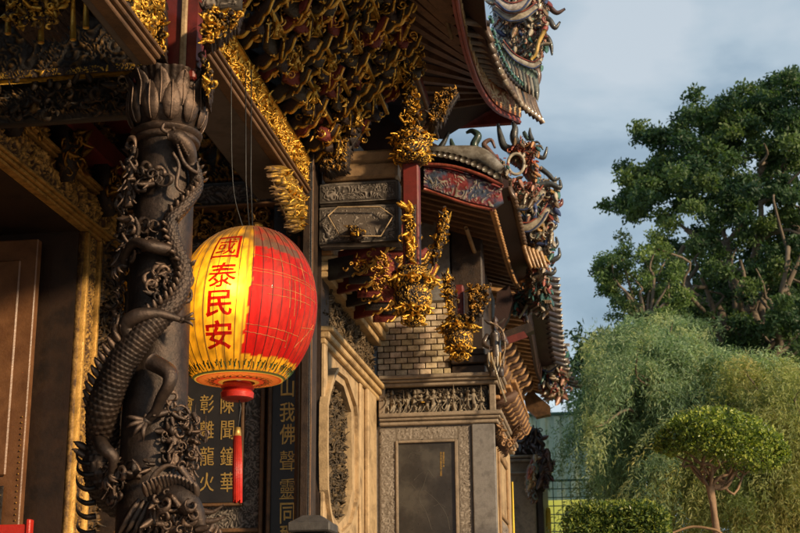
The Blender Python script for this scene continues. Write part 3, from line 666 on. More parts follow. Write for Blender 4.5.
# carved brackets either side of the red post
for k, (poly, X, sdx) in enumerate(((([(138, 2), (168, 0), (168, 62), (158, 64), (142, 40), (122, 12), (118, 0)]), -2.88, 62), ([(203, 12), (222, 12), (246, 14), (239, 30), (224, 42), (209, 52), (203, 46), (201, 30)], -2.80, 63), ([(201, 56), (209, 58), (215, 84), (211, 110), (204, 104), (200, 80)], -2.85, 64))):
    mb = MB(); giltmass(mb, poly, lambda a, b: PY(a, b, 8.35) if k < 2 else PY(a, b, 8.5), (.3, -1, -.1), .12, 330 if k < 2 else 90, (.03, .07), sdx, bulge=.1, thick=.3)
    part('carved_brace', mb, M['gilt'], hall)
# post above the column
pc = PY(182, 60, 8.55)
mb = MB(); box(mb, (pc[0]-.12, 8.5, PY(182, 74, 8.5)[2]), (pc[0]+.12, 8.74, 8.6)); bbox(mb, (pc[0]-.32, 8.42, PY(182, 79, 8.42)[2]), (pc[0]+.14, 8.82, PY(182, 68, 8.42)[2]), .015)
po = part('upper_post', mb, M['redlac'], hall, smooth=False)
mb = MB(); bbox(mb, (pc[0]+.0, 8.47, PY(182, 73, 8.5)[2]), (pc[0]+.05, 8.499, 8.6), .012); part('moulding', mb, M['cream'], po, smooth=False)
mb = MB(); a = PY(196, 10, 8.6); b = PY(240, -14, 8.6); box(mb, (a[0], 8.6, a[2]), (b[0], 8.68, b[2]), (1, 1, 1, .1)); relief(mb, (a[0], 8.597, a[2]), (b[0]-a[0], 0, 0), (0, 0, b[2]-a[2]), .02, .008, 14, 66, N=(0, -1, 0)); part('painted_panel', mb, M['grey'], hall)

# wall behind the lantern
zf = lambda py: PY(230, py, Y1)[2]; xf = lambda px: PY(px, 450, Y1)[0]
yy = Y1-.002
mb = MB(); box(mb, (XA+.2, yy-.12, zf(210)), (xf(303), yy, zf(186)), (1, 1, 1, .3)); relief(mb, (XA+.2, yy-.123, zf(208)), (xf(300)-XA-.2, 0, 0), (0, 0, zf(188)-zf(208)), .03, .012, 9, 71, N=(0, -1, 0)); part('stone_band', mb, M['grey'], hall)
mb = MB(); bbox(mb, (XA+.2, yy-.22, zf(212.5)), (xf(303), yy, zf(210.2)), .01); part('moulding', mb, M['brown'], hall, smooth=False)
mb = MB(); relief(mb, (XA+.2, yy-.003, zf(240)), (xf(300)-XA-.2, 0, 0), (0, 0, zf(213)-zf(240)), .1, .012, 8, 72, N=(0, -1, 0)); curls(mb, (XA+.3, yy-.05, zf(238)), (2.0, 0, 0), (0, 0, zf(214)-zf(238)), (0, -1, 0), 130, (.04, .1), .2, 73, (1, 1, 1, .5), lift=.08); part('frieze', mb, M['gilt_dim'], hall)
mb = MB(); relief(mb, (XA+.2, yy-.003, zf(185)), (xf(303)-XA-.2, 0, 0), (0, 0, 2.2), .14, .02, 5, 74, N=(0, -1, 0)); part('carved_board', mb, M['gilt_dim'], hall)
# inscription panel
mb = MB(); x0, x1, zb, ztp = xf(120), xf(242), zf(503), zf(250)
relief(mb, (x0, yy-.003, zf(560)), (xf(264)-x0, 0, 0), (0, 0, zf(240)-zf(560)), .025, .011, 13, 75, .02, N=(0, -1, 0)); part('carved_surround', mb, M['grey'], hall)
mb = MB(); bbox(mb, (x0, yy-.045, zb), (x1, yy-.03, ztp), .004); ip = part('inscription_panel', mb, M['slate'], hall, smooth=False)
mb = MB()
for a, b in (((x1, yy-.07, zb-.03), (x1+.03, yy-.005, ztp)), ((x0, yy-.07, zb-.035), (x1+.03, yy-.005, zb-.004)), ((xf(262), yy-.09, zf(560)), (xf(266), yy-.005, ztp)), ((x0, yy-.08, zf(533)), (xf(262)-.002, yy-.005, zf(529)))): bbox(mb, a, b, .007)
part('panel_frame', mb, M['brown'], ip, smooth=False)
mb = MB()
for txt, cx in (('會山', 187), ('彰離龍火', 207), ('陳聞鐘華', 227.5)):
    for ch, cy in zip(txt, (404, 430, 456, 482)):
        glyph(mb, ch, PY(cx, cy, yy-.046), (1, 0, 0), (0, 0, 1), .175, .006, .0, squash=(.85, 1.1))
    part('inscription', mb, M['ink_gold'], ip, smooth=False); mb = MB()
# couplet board
mb = MB(); bbox(mb, (xf(273), yy-.16, 0), (xf(302), yy-.002, 8.2), .01); cb = part('couplet_board', mb, M['slate'], hall, smooth=False)
mb = MB()
for a, b in ((272, 275.5), (299, 302.5)): bbox(mb, (xf(a), yy-.2, 0), (xf(b), yy-.16, zf(245)), .01)
part('panel_frame', mb, M['brown'], cb, smooth=False)
mb = MB()
for ch, cy in zip('山我佛聲靈同爾', (387, 412, 434, 461, 489, 513, 535)): glyph(mb, ch, PY(287.5, cy, yy-.162), (1, 0, 0), (0, 0, 1), .185, .008, -.004 if ch in '靈聲' else .008, squash=(.85, 1.1))
part('inscription', mb, M['ink_gold'], cb, smooth=False)
# corner pillar
mb = MB(); a = PY(304, 300, 12.95); b = PY(318, 300, 12.95)
bbox(mb, (a[0], 12.8, 0), (b[0]-.04, 13.29-.17, 8.3), .02); pl = part('corner_pillar', mb, M['darkwood'], hall, smooth=False)
mb = MB(); c = PY(311, 300, 12.78)[0]; bbox(mb, (c+.0, 12.785, 0), (c+.014, 12.8, 8.3), .004); part('moulding', mb, M['brown'], pl, smooth=False)

# bracket clusters under the eave
ny = 12
for j in range(ny):
    y = 9.2+.35*j
    for k in range(5):
        rb = np.random.RandomState(j*11+k); mb = MB(); x = XP+.05+.21*k+rb.uniform(-.015, .015); z = 6.54+.235*k+rb.uniform(-.01, .01); off = .16*(k % 2)+rb.uniform(-.03, .03)
        arm(mb, (x-.25, y+off, z-.02), (1, rb.uniform(-.5, .0), rb.uniform(-.05, .12)), rb.uniform(.42, .6), rb.uniform(.17, .24), .06, rb.uniform(.013, .019), mi=0)
        for s in (-1, 1):
            if rb.rand() < .75: arm(mb, (x+.16, y+off, z+.03), (rb.uniform(.1, .6), s, 0), rb.uniform(.18, .28), rb.uniform(.12, .17), .05, rb.uniform(.009, .014))
        dou(mb, (x+.16, y+off, z+.2), .11)
        if (j+k) % 2 == 0: arm(mb, (x, y+off+.05, z+.02), (.8, -.6, 0), .46, .19, .06, .012)
        if rb.rand() < .45: figure(mb, (x+.28, y+off-.12, z+.06), rb.uniform(.18, .28), (.2, -1, -.3), j*9+k, (1, 1, 1, .7))
        curls(mb, (x+.05, y+off-.07, z+.02), (.3, 0, 0), (0, 0, .2), (0.1, -1, 0), 12, (.02, .055), .3, j*9+k, (1, 1, 1, .6))
        part('bracket', mb, M['gilt_red'] if (j+2*k) % 4 == 1 else M['gilt_warm'] if (j+k) % 3 else M['gilt_olive'], hall)
# boards behind the brackets
mb = MB()
for k in range(5): box(mb, (XP-.1+.21*k, 4.2, 6.52+.235*k), (XP-.02+.21*k, 13.6, 6.72+.235*k), (1, 1, 1, .05))
part('bracket_boards', mb, M['darkwood'], hall, smooth=False)
for k in range(1, 5):
    mb = MB(); bbox(mb, (XP+.10+.21*k, 4.2, 6.50+.235*k), (XP+.14+.21*k, 13.4, 6.525+.235*k), .006, (1, 1, 1, .85)); bbox(mb, (XP+.10+.21*k, 4.2, 6.53+.235*k), (XP+.13+.21*k, 13.4, 6.60+.235*k), .006, (1, 1, 1, .1)); part('tier_board', mb, M['gilt_warm'], hall, smooth=False)
# purlin
zp = 7.62
mb = MB(); box(mb, (-2.08, 3, zp), (-1.84, 15.2, zp+.24)); pu = part('purlin', mb, M['redlac'], hall, smooth=False)
mb = MB(); relief(mb, (-2.08, 3, zp-.003), (.24, 0, 0), (0, 12.2, 0), .012, .012, 11, 81, .02, N=(0, 0, -1)); part('painted_underside', mb, M['scroll_green'], pu)
mb = MB(); bbox(mb, (-1.84, 3, zp-.03), (-1.80, 15.2, zp+.03), .01); part('moulding', mb, M['brown'], pu, smooth=False)
# panels between pillar and pendant
zq = lambda py: PY(360, py, 13.1)[2]; xq = lambda px: PY(px, 220, 13.1)[0]
def qpanel(p, name, mat, sub, sd, d=.02, f=14, curve=0):
    (a, b, c, e) = p; mb = MB(); bbox(mb, (xq(a), 13.1, zq(e)), (xq(b), 13.3, zq(c)), .02, (1, 1, 1, .3))
    relief(mb, (xq(a)+.03, 13.097, zq(e)+.03), (xq(b)-xq(a)-.06, 0, 0), (0, 0, zq(c)-zq(e)-.06), d, .007, f, sd, .02, N=(0, -1, 0)); return part(name, mb, mat, hall)
qpanel((318, 399, 205, 244), 'fan_panel', M['grey'], None, 91)
qpanel((318, 399, 181, 203), 'carved_panel', M['grey'], None, 92)
mb = MB(); P = [PY(a, b, 13.02) for a, b in ((328, 216), (338, 207), (380, 207), (393, 216), (381, 236), (340, 236))]
tube(mb, P+[P[0]], .008, 6, 1, (1, 1, 1, 1)); part('fan_outline', mb, M['cream'], hall)
mb = MB(); P = [PY(a, b, 13.085) for a, b in ((330, 217), (339, 209), (380, 209), (391, 217), (380, 235), (341, 235))]
n = len(P); mb.add(P+[p+V(0, .1, 0) for p in P], [list(range(n))]+[[i, (i+1) % n, n+(i+1) % n, n+i] for i in range(n)]); part('fan_field', mb, M['soffit'], hall, smooth=False)
mb = MB(); giltmass(mb, [(346, 228), (352, 224), (362, 226), (366, 233), (360, 240), (350, 240)], lambda a, b: PY(a, b, 13.0), (0, -1, 0), .1, 30, (.04, .08), 93); part('gilded_flower', mb, M['gilt'], hall)
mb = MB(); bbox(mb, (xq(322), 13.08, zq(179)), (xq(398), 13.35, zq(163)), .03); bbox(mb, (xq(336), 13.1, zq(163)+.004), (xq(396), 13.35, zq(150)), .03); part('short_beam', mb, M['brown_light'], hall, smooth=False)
mb = MB(); giltmass(mb, [(318, 150), (330, 140), (350, 126), (372, 118), (352, 148), (350, 172), (330, 178), (318, 172)], lambda a, b: PY(a, b, 13.0), (0, -1, 0), .1, 90, (.05, .12), 94); part('carved_cloud', mb, M['gilt_dim'], hall)
# curved arms under the panels
for j in range(4):
    for k in range(5):
        mb = MB(); y = 13.35+.5*j; x = XB+.27+.11*k; z = 5.40+.085*k-.02*j
        rb = np.random.RandomState(j*7+k); arm(mb, (x-.2, y, z-.04), (1, rb.uniform(-.3, .1), .12), rb.uniform(.45, .6), .22, .06, .016); arm(mb, (x-.0, y+.1, z-.06), (1, .5, .1), .36, .17, .05, .012); curls(mb, (x-.05, y-.05, z-.02), (.3, 0, 0), (0, 0, .14), (0, -1, 0), 14, (.02, .05), .3, j*5+k, (1, 1, 1, .7))
        part('bracket', mb, M['gilt_red'] if (j+k) % 2 else M['gilt_dim'], hall)
# --- roof 1
EV = [(452, -60, 9.6), (457, 0, 11.2), (462.5, 30, 12.1), (470, 60, 13.1), (482, 90, 14.3), (498, 111, 15.4), (520, 122, 16.4)]
ev = spline([PY(*e) for e in EV], 8); ev = np.vstack([[(ev[0][0]-.05, y, ev[0][2]-.02) for y in (2, 5, 8)], ev])
TV = [(480, -60, 9.8), (484, 0, 11.3), (488, 36, 12.3), (496, 62, 13.4), (507, 82, 14.5), (520, 94, 15.6), (534, 100, 16.6)]
tv = spline([PY(*e) for e in TV], 8); tv = np.vstack([[(tv[0][0]-.05, y, tv[0][2]-.02) for y in (2, 5, 8)], tv])
n = len(ev); hts = np.interp(ev[:, 1], [9, 13, 15, 16.4], [.2, .24, .34, .40])
mb = MB(); top = ev+np.stack([0*hts, 0*hts, hts], -1); inn = ev-V(.05, 0, 0); itop = top-V(.05, 0, 0)
mb.add(np.concatenate([ev, top, itop, inn]), [[i, i+1, n+i+1, n+i] for i in range(n-1)]+[[n+i, n+i+1, 2*n+i+1, 2*n+i] for i in range(n-1)]+[[2*n+i, 2*n+i+1, 3*n+i+1, 3*n+i] for i in range(n-1)]+[[3*n+i, 3*n+i+1, i+1, i] for i in range(n-1)]+[[n-1, 2*n-1, 3*n-1, 4*n-1]])
tube(mb, ev, .022, 6); tube(mb, top, .018, 6)
rf = MB()  # roof shell: underside boards + top
ridge = lambda p: V(-5.6, p[1]*.97, 10.6)
inner = np.array([(-1.9, min(p[1]*.985, 16.35), 8.06+max(0, (p[1]-14))*.12) for p in ev]); rid = np.array([ridge(p) for p in ev]); low = np.array([(-4.9, min(p[1], 16.2), 8.5) for p in ev])
itop2 = itop+V(0, 0, .0)
SS = np.linspace(-.25, 1, 40)
def raf(s_):
    y0 = 8.2+s_*7.2; f_ = float(np.clip(3+(n-4)*(.1+.9*s_), 0, n-1)); i0 = int(f_); i1 = min(n-1, i0+1); return V(-1.98, y0, 7.94+max(0, y0-14)*.12), itop2[i0]*(1-f_+i0)+itop2[i1]*(f_-i0)
RA = np.array([raf(q)[0] for q in SS]); RB = np.array([raf(q)[1] for q in SS]); RL = np.array([(-4.9, p[1], 8.5) for p in RA])
G = np.stack([RL, RA, RB]); rf.add(G.reshape(-1, 3), gridfaces(3, 40)); rf.add([RL[-1], RA[-1], RB[-1], V(-1.9, 16.36, 8.05), V(-4.9, 16.2, 8.5)], [[0, 1, 3, 4], [1, 2, 3]])
tvi = np.array([tv[min(len(tv)-1, i)] for i in range(n)])
G = np.stack([itop2+V(0, 0, .012), tvi]); rf.add(G.reshape(-1, 3), gridfaces(2, n))
G = np.stack([tvi, tvi+V(0, 0, .1), rid]); rf.add(G.reshape(-1, 3), gridfaces(3, n))
e = [low[-1], inner[-1], itop2[-1], tvi[-1], tvi[-1]+V(0, 0, .1), rid[-1]]; rf.add(e, [[0, 1, 2, 3, 4, 5]])
roof = part('roof', rf, M['redwood_dark'], hall, smooth=False)
fas = part('fascia_board', mb, M['redwood'], roof, angle=40)
mb = MB(); k0 = 3; nn = n-k0; A = ev[k0:]; Bt = top[k0:]; tt = np.linspace(.14, .86, 26)
G = np.array([A*(1-t)+Bt*t for t in tt]); arc = np.concatenate([[0], np.cumsum(np.linalg.norm(np.diff(A, axis=0), axis=1))])
# resample finely along the board
ss = np.linspace(0, arc[-1], 700); G = np.stack([np.stack([np.interp(ss, arc, g[:, c]) for c in range(3)], -1) for g in G]); hh = np.interp(ss, arc, hts[k0:])
u = np.tile(ss, (26, 1)); vv = np.outer(tt, hh); h = carvefn(u*.35, vv, 10, 99); e_ = np.clip(np.minimum(tt, 1-tt)/.2-.6, 0, 1)[:, None]; h = h*e_
tang = np.gradient(G[12], axis=0); nrm = np.cross(tang, (0, 0, 1)); nrm /= np.linalg.norm(nrm, axis=1)[:, None]
Pp = G+nrm[None]*(.02+h[..., None]*.02); cc = np.ones(h.shape+(4,)); cc[..., 3] = h; mb.add(Pp.reshape(-1, 3), gridfaces(26, 700)[:, ::-1].copy(), cc.reshape(-1, 4))
part('floral_band', mb, M['floral'], roof)
mb = MB(); 
a, b = PY(438, 128, 16.42), PY(520, 122, 16.42); obox(mb, a, b-a, (0, 0, .17), (0, .06, 0)); obox(mb, a+V(-.6, .062, .0), b-a+V(.6, 0, 0), (0, 0, .5), (0, .03, 0)); part('end_board', mb, M['redwood'], roof, smooth=False)
for i in range(17):
    s = i/16; y0 = 8.2+s*7.2; q = .12+.86*s
    p0, p1 = raf(s); p1 = p1-V(.03, 0, 0); mb = MB(); d = unit(p1-p0); sdv = unit(np.cross(d, (0, 0, 1)))*.042
    obox(mb, p0-sdv-V(0, 0, .07), p1-p0, sdv*2, V(0, 0, .066)); part('rafter', mb, M['rafter'], roof, smooth=False)
# inclined gilded rod on the soffit
mb = MB(); tube(mb, [PY(437, -10, 12.2), PY(452, 39, 12.6)], .022, 8); part('rod', mb, M['cream'], roof)
# drip tiles hanging from the tile edge
arc2 = np.concatenate([[0], np.cumsum(np.linalg.norm(np.diff(tv, axis=0), axis=1))])
L0 = arc2[-1]-4.6
for i in range(18):
    s = L0+4.55*(i/17)**.85; i = i*25/17; p = np.array([np.interp(s, arc2, tv[:, c]) for c in range(3)]); mb = MB(); g = 1
    petal(mb, p+V(-.02, 0, .06), (.15, 0, -1), (1, -.6, 0), (.2+.24*(i/25)**2), .05+.02*(i/25), .15, [C4(.16, .11, .08), C4(.30, .25, .19), C4(.11, .08, .06), C4(.22, .15, .10)][int(i*7) % 4], 0, .04)
    tube(mb, [p+V(-.25, -.05, .12), p+V(.03, 0, .07)], [.04, .045], 8, 1, C4(.16, .12, .09))
    tube(mb, [p+V(.035, -.055, .13), p+V(.05, .03, .11)], [.022, .022], 6, 1, CER[4])
    part('drip_tile', mb, M['ceramic'], roof)
# ================================================================== PENDANTS
def pendant(label, px, top, bot, Y, s=1.0, seed=0, strip=True, grp=None):
    t = thing('hanging_pendant', label, 'pendant', group=grp)
    c = PY(px, bot, Y); x, y = c[0], Y; z0 = c[2]; z1 = PY(px, top, Y)[2]
    mb = MB(); bl = .62*s
    # inverted lotus / flower basket
    prof = [(.03, 0), (.06, .02), (.05, .06), (.11, .10), (.17, .2), (.19, .3), (.17, .38), (.2, .42), (.15, .5), (.1, .55)]
    
    rs = np.random.RandomState(seed)
    for r_, z_, nn, L in ((.08, .06, 8, .07), (.14, .15, 12, .08), (.21, .44, 18, .09)):
        for i in range(nn):
            a = 2*pi*i/nn+rs.rand()*.3; d = V(math.cos(a), math.sin(a), 0); p = V(x, y, z0+z_*s)+d*r_*s
            if i % 2: petal(mb, p+V(0, 0, .06*s), d*.5+V(0, 0, -1), d, L*s*1.2, .045*s, .5, (1, 1, 1, .9), 0, .02)
            curl(mb, p, np.cross(d, (0, 0, 1)), (0, 0, 1), d, .045*s, 1.1, .013*s, (-1)**i, .4, (1, 1, 1, rs.uniform(.5, 1)))
            for q in range(1): petal(mb, p+V(0, 0, rs.uniform(-.04, .06)*s), d*.5+rs.normal(size=3)*.6, d, .07*s, .018*s, .4, (1, 1, 1, rs.uniform(.3, 1)), 0, .012)
    relief_lathe(mb, [(r*s*.98, z*s*1.05) for r, z in [(.0, -.02), (.05, .0), (.075, .04), (.05, .08), (.06, .10), (.13, .13), (.175, .22), (.185, .30), (.165, .36), (.20, .40), (.215, .44), (.19, .49), (.15, .52), (.17, .55), (.12, .585), (.08, .59)]], (x, y, z0), .028*s, 22, seed+7, 160, 90); mb.build('flower_basket', M['gilt'], t)
    mb = MB(); zb = z0+.56*s; hw = .085*s
    bbox(mb, (x-hw, y-hw, zb), (x+hw, y+hw, z1), .015); bbox(mb, (x-hw*1.35, y-hw*1.35, zb), (x+hw*1.35, y+hw*1.35, zb+.05), .015); mb.build('post', M['redlac'], t, smooth=False)
    if strip:
        mb = MB(); relief(mb, (x-hw*.7, y-hw-.004, zb+.08), (hw*1.4, 0, 0), (0, 0, min(.62, (z1-zb)*.7)), .05, .008, 14, seed+3, .01, N=(0, -1, 0))
        curls(mb, (x-hw*.6, y-hw-.01, zb+.1), (hw*1.2, 0, 0), (0, 0, min(.58, (z1-zb)*.66)), (0, -1, 0), 40, (.03, .06), .24, seed+4, (1, 1, 1, .95), lift=.05); mb.build('carved_strip', M['gilt'], t)
    return t
def addgilt(t, name, poly, Y, N, seed, n=120, th=.14, size=(.05, .12), mat='gilt', bulge=.1):
    mb = MB(); giltmass(mb, poly, lambda a, b: PY(a, b, Y), N, th, int(n*2.6), (size[0]*.55, size[1]*.55), seed, bulge=bulge, thick=.3); mb.build(name, M[mat], t)
p1 = pendant('tall gilded hanging eave post with a red shaft, ending in a flower basket', 413, 150, 326, 13.05, 1.0, 101)
addgilt(p1, 'gilded_figure', [(397, 64), (410, 58), (417, 90), (422, 122), (412, 134), (402, 128), (401, 100)], 12.9, (.2, -1, -.2), 102, 160, .16, (.05, .12), bulge=.12)
mb = MB(); c_ = PY(412, 164, 12.98); relief_lathe(mb, [(.03, 0), (.10, .0), (.17, .05), (.19, .12), (.15, .18), (.17, .22), (.20, .28), (.14, .34), (.08, .40)], c_, .035, 16, 108, 150, 70)
for i in range(24):
    a = 2*pi*i/24; d = V(math.cos(a), math.sin(a), 0); r_ = (.17, .2)[i % 2]; petal(mb, c_+d*r_*.7+V(0, 0, (.0, .2)[i % 2]+.06), d*.9+V(0, 0, .6), V(0, 0, 1), .12, .035, -.5, (1, 1, 1, .95), 0, .015); curl(mb, c_+d*r_+V(0, 0, (.04, .24)[i % 2]), np.cross(d, (0, 0, 1)), (0, 0, 1), d, .035, 1.1, .012, 1, .4, (1, 1, 1, .9))
mb.build('lotus_capital', M['gilt'], p1)
addgilt(p1, 'leaf_wing', [(425, 124), (428, 104), (440, 90), (455, 86), (461, 94), (452, 108), (446, 122), (434, 132)], 13.0, (.2, -1, 0), 103, 110, .12, (.05, .1), 'gilt_dim')
def feather_wing(t, base, tip, Y, seed, n=9):
    mb = MB(); b = PY(*base, Y); c = PY(*tip, Y); ax = c-b
    for i in range(n):
        q = i/(n-1); petal(mb, b+ax*q*.7, unit(ax)+V(.6*(q-.5), -.1, .0), (0, -1, 0), .16+.05*q, .022, .25, (1, 1, 1, .9), 0, .015)
    curls(mb, b-V(.08, 0, 0), (.12, 0, 0), ax*.7, (0, -1, 0), 40, (.025, .05), .3, seed, (1, 1, 1, .9), lift=.06)
    mb.build('leaf_wing', M['gilt'], t)
feather_wing(p1, (436, 262), (446, 218), 13.0, 104)
addgilt(p1, 'leaf_wing', [(430, 262), (434, 236), (438, 212), (445, 206), (451, 216), (448, 236), (440, 256), (434, 268)], 12.95, (.2, -1, 0), 105, 90, .08, (.04, .09))
addgilt(p1, 'leaf_wing', [(378, 262), (386, 250), (396, 262), (394, 290), (382, 300), (374, 282)], 13.0, (-.2, -1, 0), 106, 80, .12, (.05, .1), 'gilt_red')
p2 = pendant('shorter gilded hanging post with carved side wings, in front of the brick wall end', 459, 286, 361, 16.15, .92, 111, strip=False)
addgilt(p2, 'carved_board', [(441, 274), (452, 272), (457, 290), (458, 318), (450, 320), (443, 300)], 16.0, (0, -1, 0), 112, 120, .12, (.06, .13))
addgilt(p2, 'leaf_wing', [(467, 286), (480, 284), (492, 286), (491, 302), (484, 314), (474, 326), (466, 326), (468, 310)], 16.05, (.1, -1, 0), 113, 120, .12, (.06, .13), 'gilt_dim')
p3 = thing('hanging_pendant', 'gold hanging ornament with drops at the top left corner of the photo', 'pendant')
addgilt(p3, 'flower_basket', [(8, -6), (80, -8), (78, 10), (64, 22), (58, 34), (44, 30), (20, 36), (8, 22)], 7.6, (.2, -1, -.2), 121, 260, .3, (.05, .12), 'gilt_warm', .2)
for a, b, c in ((8, 0, 34), (41, 10, 43), (73, -5, 40), (86, -5, 28)):
    mb = MB(); p = PY(a, b, 7.5); q = PY(a, c, 7.5); tube(mb, [p, p*.4+q*.6, q], [.014, .02, .022], 8, 1, (1, 1, 1, .8)); mb.build('drop', M['gilt_warm'], p3)

# ================================================================== DRAGON COLUMN
dc = thing('dragon_column', 'dark cast bronze column with a coiling dragon in high relief beside the red lantern', 'column')
CY = 8.6; CX = PY(166, 150, CY)[0]; zc = lambda py: PY(160, py, CY)[2]
r0 = .205
mb = MB(); zt1 = zc(143)
lathe(mb, [(.36, 0), (.36, .25), (.30, .3), (.27, .5), (r0+.03, .6), (r0+.02, 2.5), (r0+.008, 3.6), (r0, zt1)], 48, (CX, CY, 0), (1, 1, 1, .35)); mb.build('shaft', M['bronze'], dc, angle=50)
mb = MB(); za = zc(143); zb = zc(80); H = zb-za
lathe(mb, [(r0, -.03), (r0+.03, -.02), (r0+.035, .0), (r0+.02, .02), (r0+.045, .035), (r0+.05, .055), (r0+.02, .075), (r0+.0, .09)], 48, (CX, CY, za), (1, 1, 1, .6))
pr = [(0, 0), (.08, .02), (.2, .045), (.4, .055), (.6, .05), (.75, .05), (.88, .075), (.97, .095), (1, .08), (1, -.1)]
zz = np.linspace(.0, 1, 40); Rz = np.interp(zz, [p[0] for p in pr], [p[1] for p in pr])
lathe(mb, [(r0+q, .09+(H-.09)*z) for z, q in zip(zz, Rz)]+[(.05, H)], 176, (CX, CY, za), (1, 1, 1, .45), rmod=lambda t, a: 1+(.035*np.sin(a*11)*np.clip(t*1.4, 0, 1)+.02*np.sin(a*33+2)*(t > .75))*(t < .99))
for i in range(11):
    for row in (0, 1):
        a = 2*pi*(i+.5*row)/11; d = V(math.cos(a), math.sin(a), 0); e = (.04, .12, .3, .5, .66, .74) if row == 0 else (.3, .42, .58, .74, .9, .96)
        P_ = [V(CX, CY, za+.08+(H-.1)*q)+d*(r0+np.interp(q, [p[0] for p in pr[:8]], [p[1] for p in pr[:8]])+(.002 if row else .010)) for q in e]
        tube(mb, spline(P_, 5), [.02, .05, .066, .06, .035, .006], 14, .36, (1, 1, 1, .7), up=d)
        tube(mb, spline(np.array(P_)+d*.022, 4), [.004, .008, .004], 6, 1, (1, 1, 1, .9))
mb.build('capital', M['bronze'], dc, angle=60)
# dragon body path: pixel -> angle on the cylinder
def cyl(px, py, off=.0, back=False):
    z = zc(py); cx = CX; c = PY(px, py, CY)[0]-CX; rr = r0+.02+off
    s = max(-1, min(1, c/rr)); a = math.asin(s); cs = math.cos(a)*(-1 if back else 1)
    # true depth changes the projection slightly; refine
    return V(cx+rr*s, CY-rr*cs*1.0, z)
path = [(186, 150, .02), (197, 172, .03), (199, 192, .04), (192, 214, .05), (181, 234, .05), (184, 256, .06), (192, 280, .08), (188, 306, .09), (176, 326, .1), (160, 344, .11), (143, 364, .11), (128, 386, .11), (113, 412, .12), (101, 440, .13), (95, 470, .14)]
pp = [cyl(*p) for p in path]
for a, z in ((-115, 492), (-160, 512), (155, 530), (110, 550), (80, 560)):
    rr = r0+.15; pp.append(V(CX+rr*math.sin(R(a)), CY-rr*math.cos(R(a)), zc(z)))
body = spline(pp, 40)
def scales(t, a):
    kk = t*120; return 1+.13*np.abs(np.sin(a*8+(int(kk) % 2)*pi/2))**.7*(1-(kk % 1))
mb = MB(); tube(mb, body, [.035, .05, .06, .062, .068, .08, .098, .112, .12, .125, .125, .12, .11, .1], 64, .85, (1, 1, 1, .45), rfun=scales)
dr = mb.build('dragon_body', M['bronze'], dc)
axis = lambda p: V(CX, CY, p[2])
mb = MB(); k = len(body); rad = np.interp(np.linspace(0, 1, k), np.linspace(0, 1, 14), [.035, .05, .06, .062, .068, .08, .098, .112, .12, .125, .125, .12, .11, .1])
for i in range(15, k-8, 11):
    t = unit(body[i+1]-body[i-1]); o = unit(body[i]-axis(body[i])); sdv = unit(np.cross(t, o))
    if sdv[2] > 0: sdv = -sdv
    sdv = -sdv if i < 150 else sdv
    # spines stand on the outer left side of the coil
    d = unit(-sdv*.6+o*.7) if i > 225 else unit(sdv*.6+o*.8)
    petal(mb, body[i]+d*rad[i]*.82, d+t*-.5, np.cross(t, d), rad[i]*.8, rad[i]*.2, .25, (1, 1, 1, .8), 0, .02)
mb.build('spine_fin', M['bronze'], dr)
def limb(px, r, back=0):
    mb = MB(); pts = [cyl(a, b, c) for a, b, c in px]; tube(mb, spline(pts, 6), r, 14, .9, (1, 1, 1, .5)); return mb, pts[-1]
def claw(mb, c, nrm, down, n=4, s=.1):
    nrm = unit(nrm); down = unit(down); sd = unit(np.cross(nrm, down)); sphere(mb, c, s*.42, 10, (1, 1, 1, .5), s=(1, 1, .8))
    for i in range(n):
        a = (i-(n-1)/2)*.55; d = unit(down*math.cos(a)+sd*math.sin(a))
        P = [c, c+d*s*.55+nrm*s*.35, c+d*s*1.0+nrm*s*.25, c+d*s*1.35-nrm*s*.15]; tube(mb, spline(P, 4), [s*.2, s*.17, s*.13, s*.02], 8, 1, (1, 1, 1, .8))
    P = [c, c-d*s*.4+nrm*s*.3, c-down*s*.8]; tube(mb, spline(P, 4), [s*.18, s*.12, s*.02], 8, 1, (1, 1, 1, .8))
mb, e = limb([(168, 372, .12), (186, 384, .2), (187, 396, .22), (178, 408, .16), (170, 420, .1), (160, 428, .06)], [.065, .06, .045, .04, .035, .03]); claw(mb, e, e-axis(e), (-.6, -.4, -.5), 4, .1); mb.build('leg', M['bronze'], dr)
mb, e = limb([(180, 262, .08), (168, 262, .14), (152, 256, .12), (140, 262, .08), (133, 272, .05)], [.05, .045, .035, .03, .025]); claw(mb, e, e-axis(e), (-.4, -.3, -.8), 4, .085); mb.build('leg', M['bronze'], dr)
mb, e = limb([(150, 352, .12), (146, 338, .18), (160, 330, .2), (178, 328, .18), (196, 332, .18)], [.06, .055, .05, .035, .02]); claw(mb, e, e-axis(e), (1, -.1, .0), 3, .07); mb.build('leg', M['bronze'], dr)
mb, e = limb([(104, 438, .13), (118, 452, .14), (128, 462, .1), (124, 478, .07)], [.06, .05, .04, .03]); claw(mb, e, e-axis(e), (0, -.3, -1), 4, .085); mb.build('leg', M['bronze'], dr)
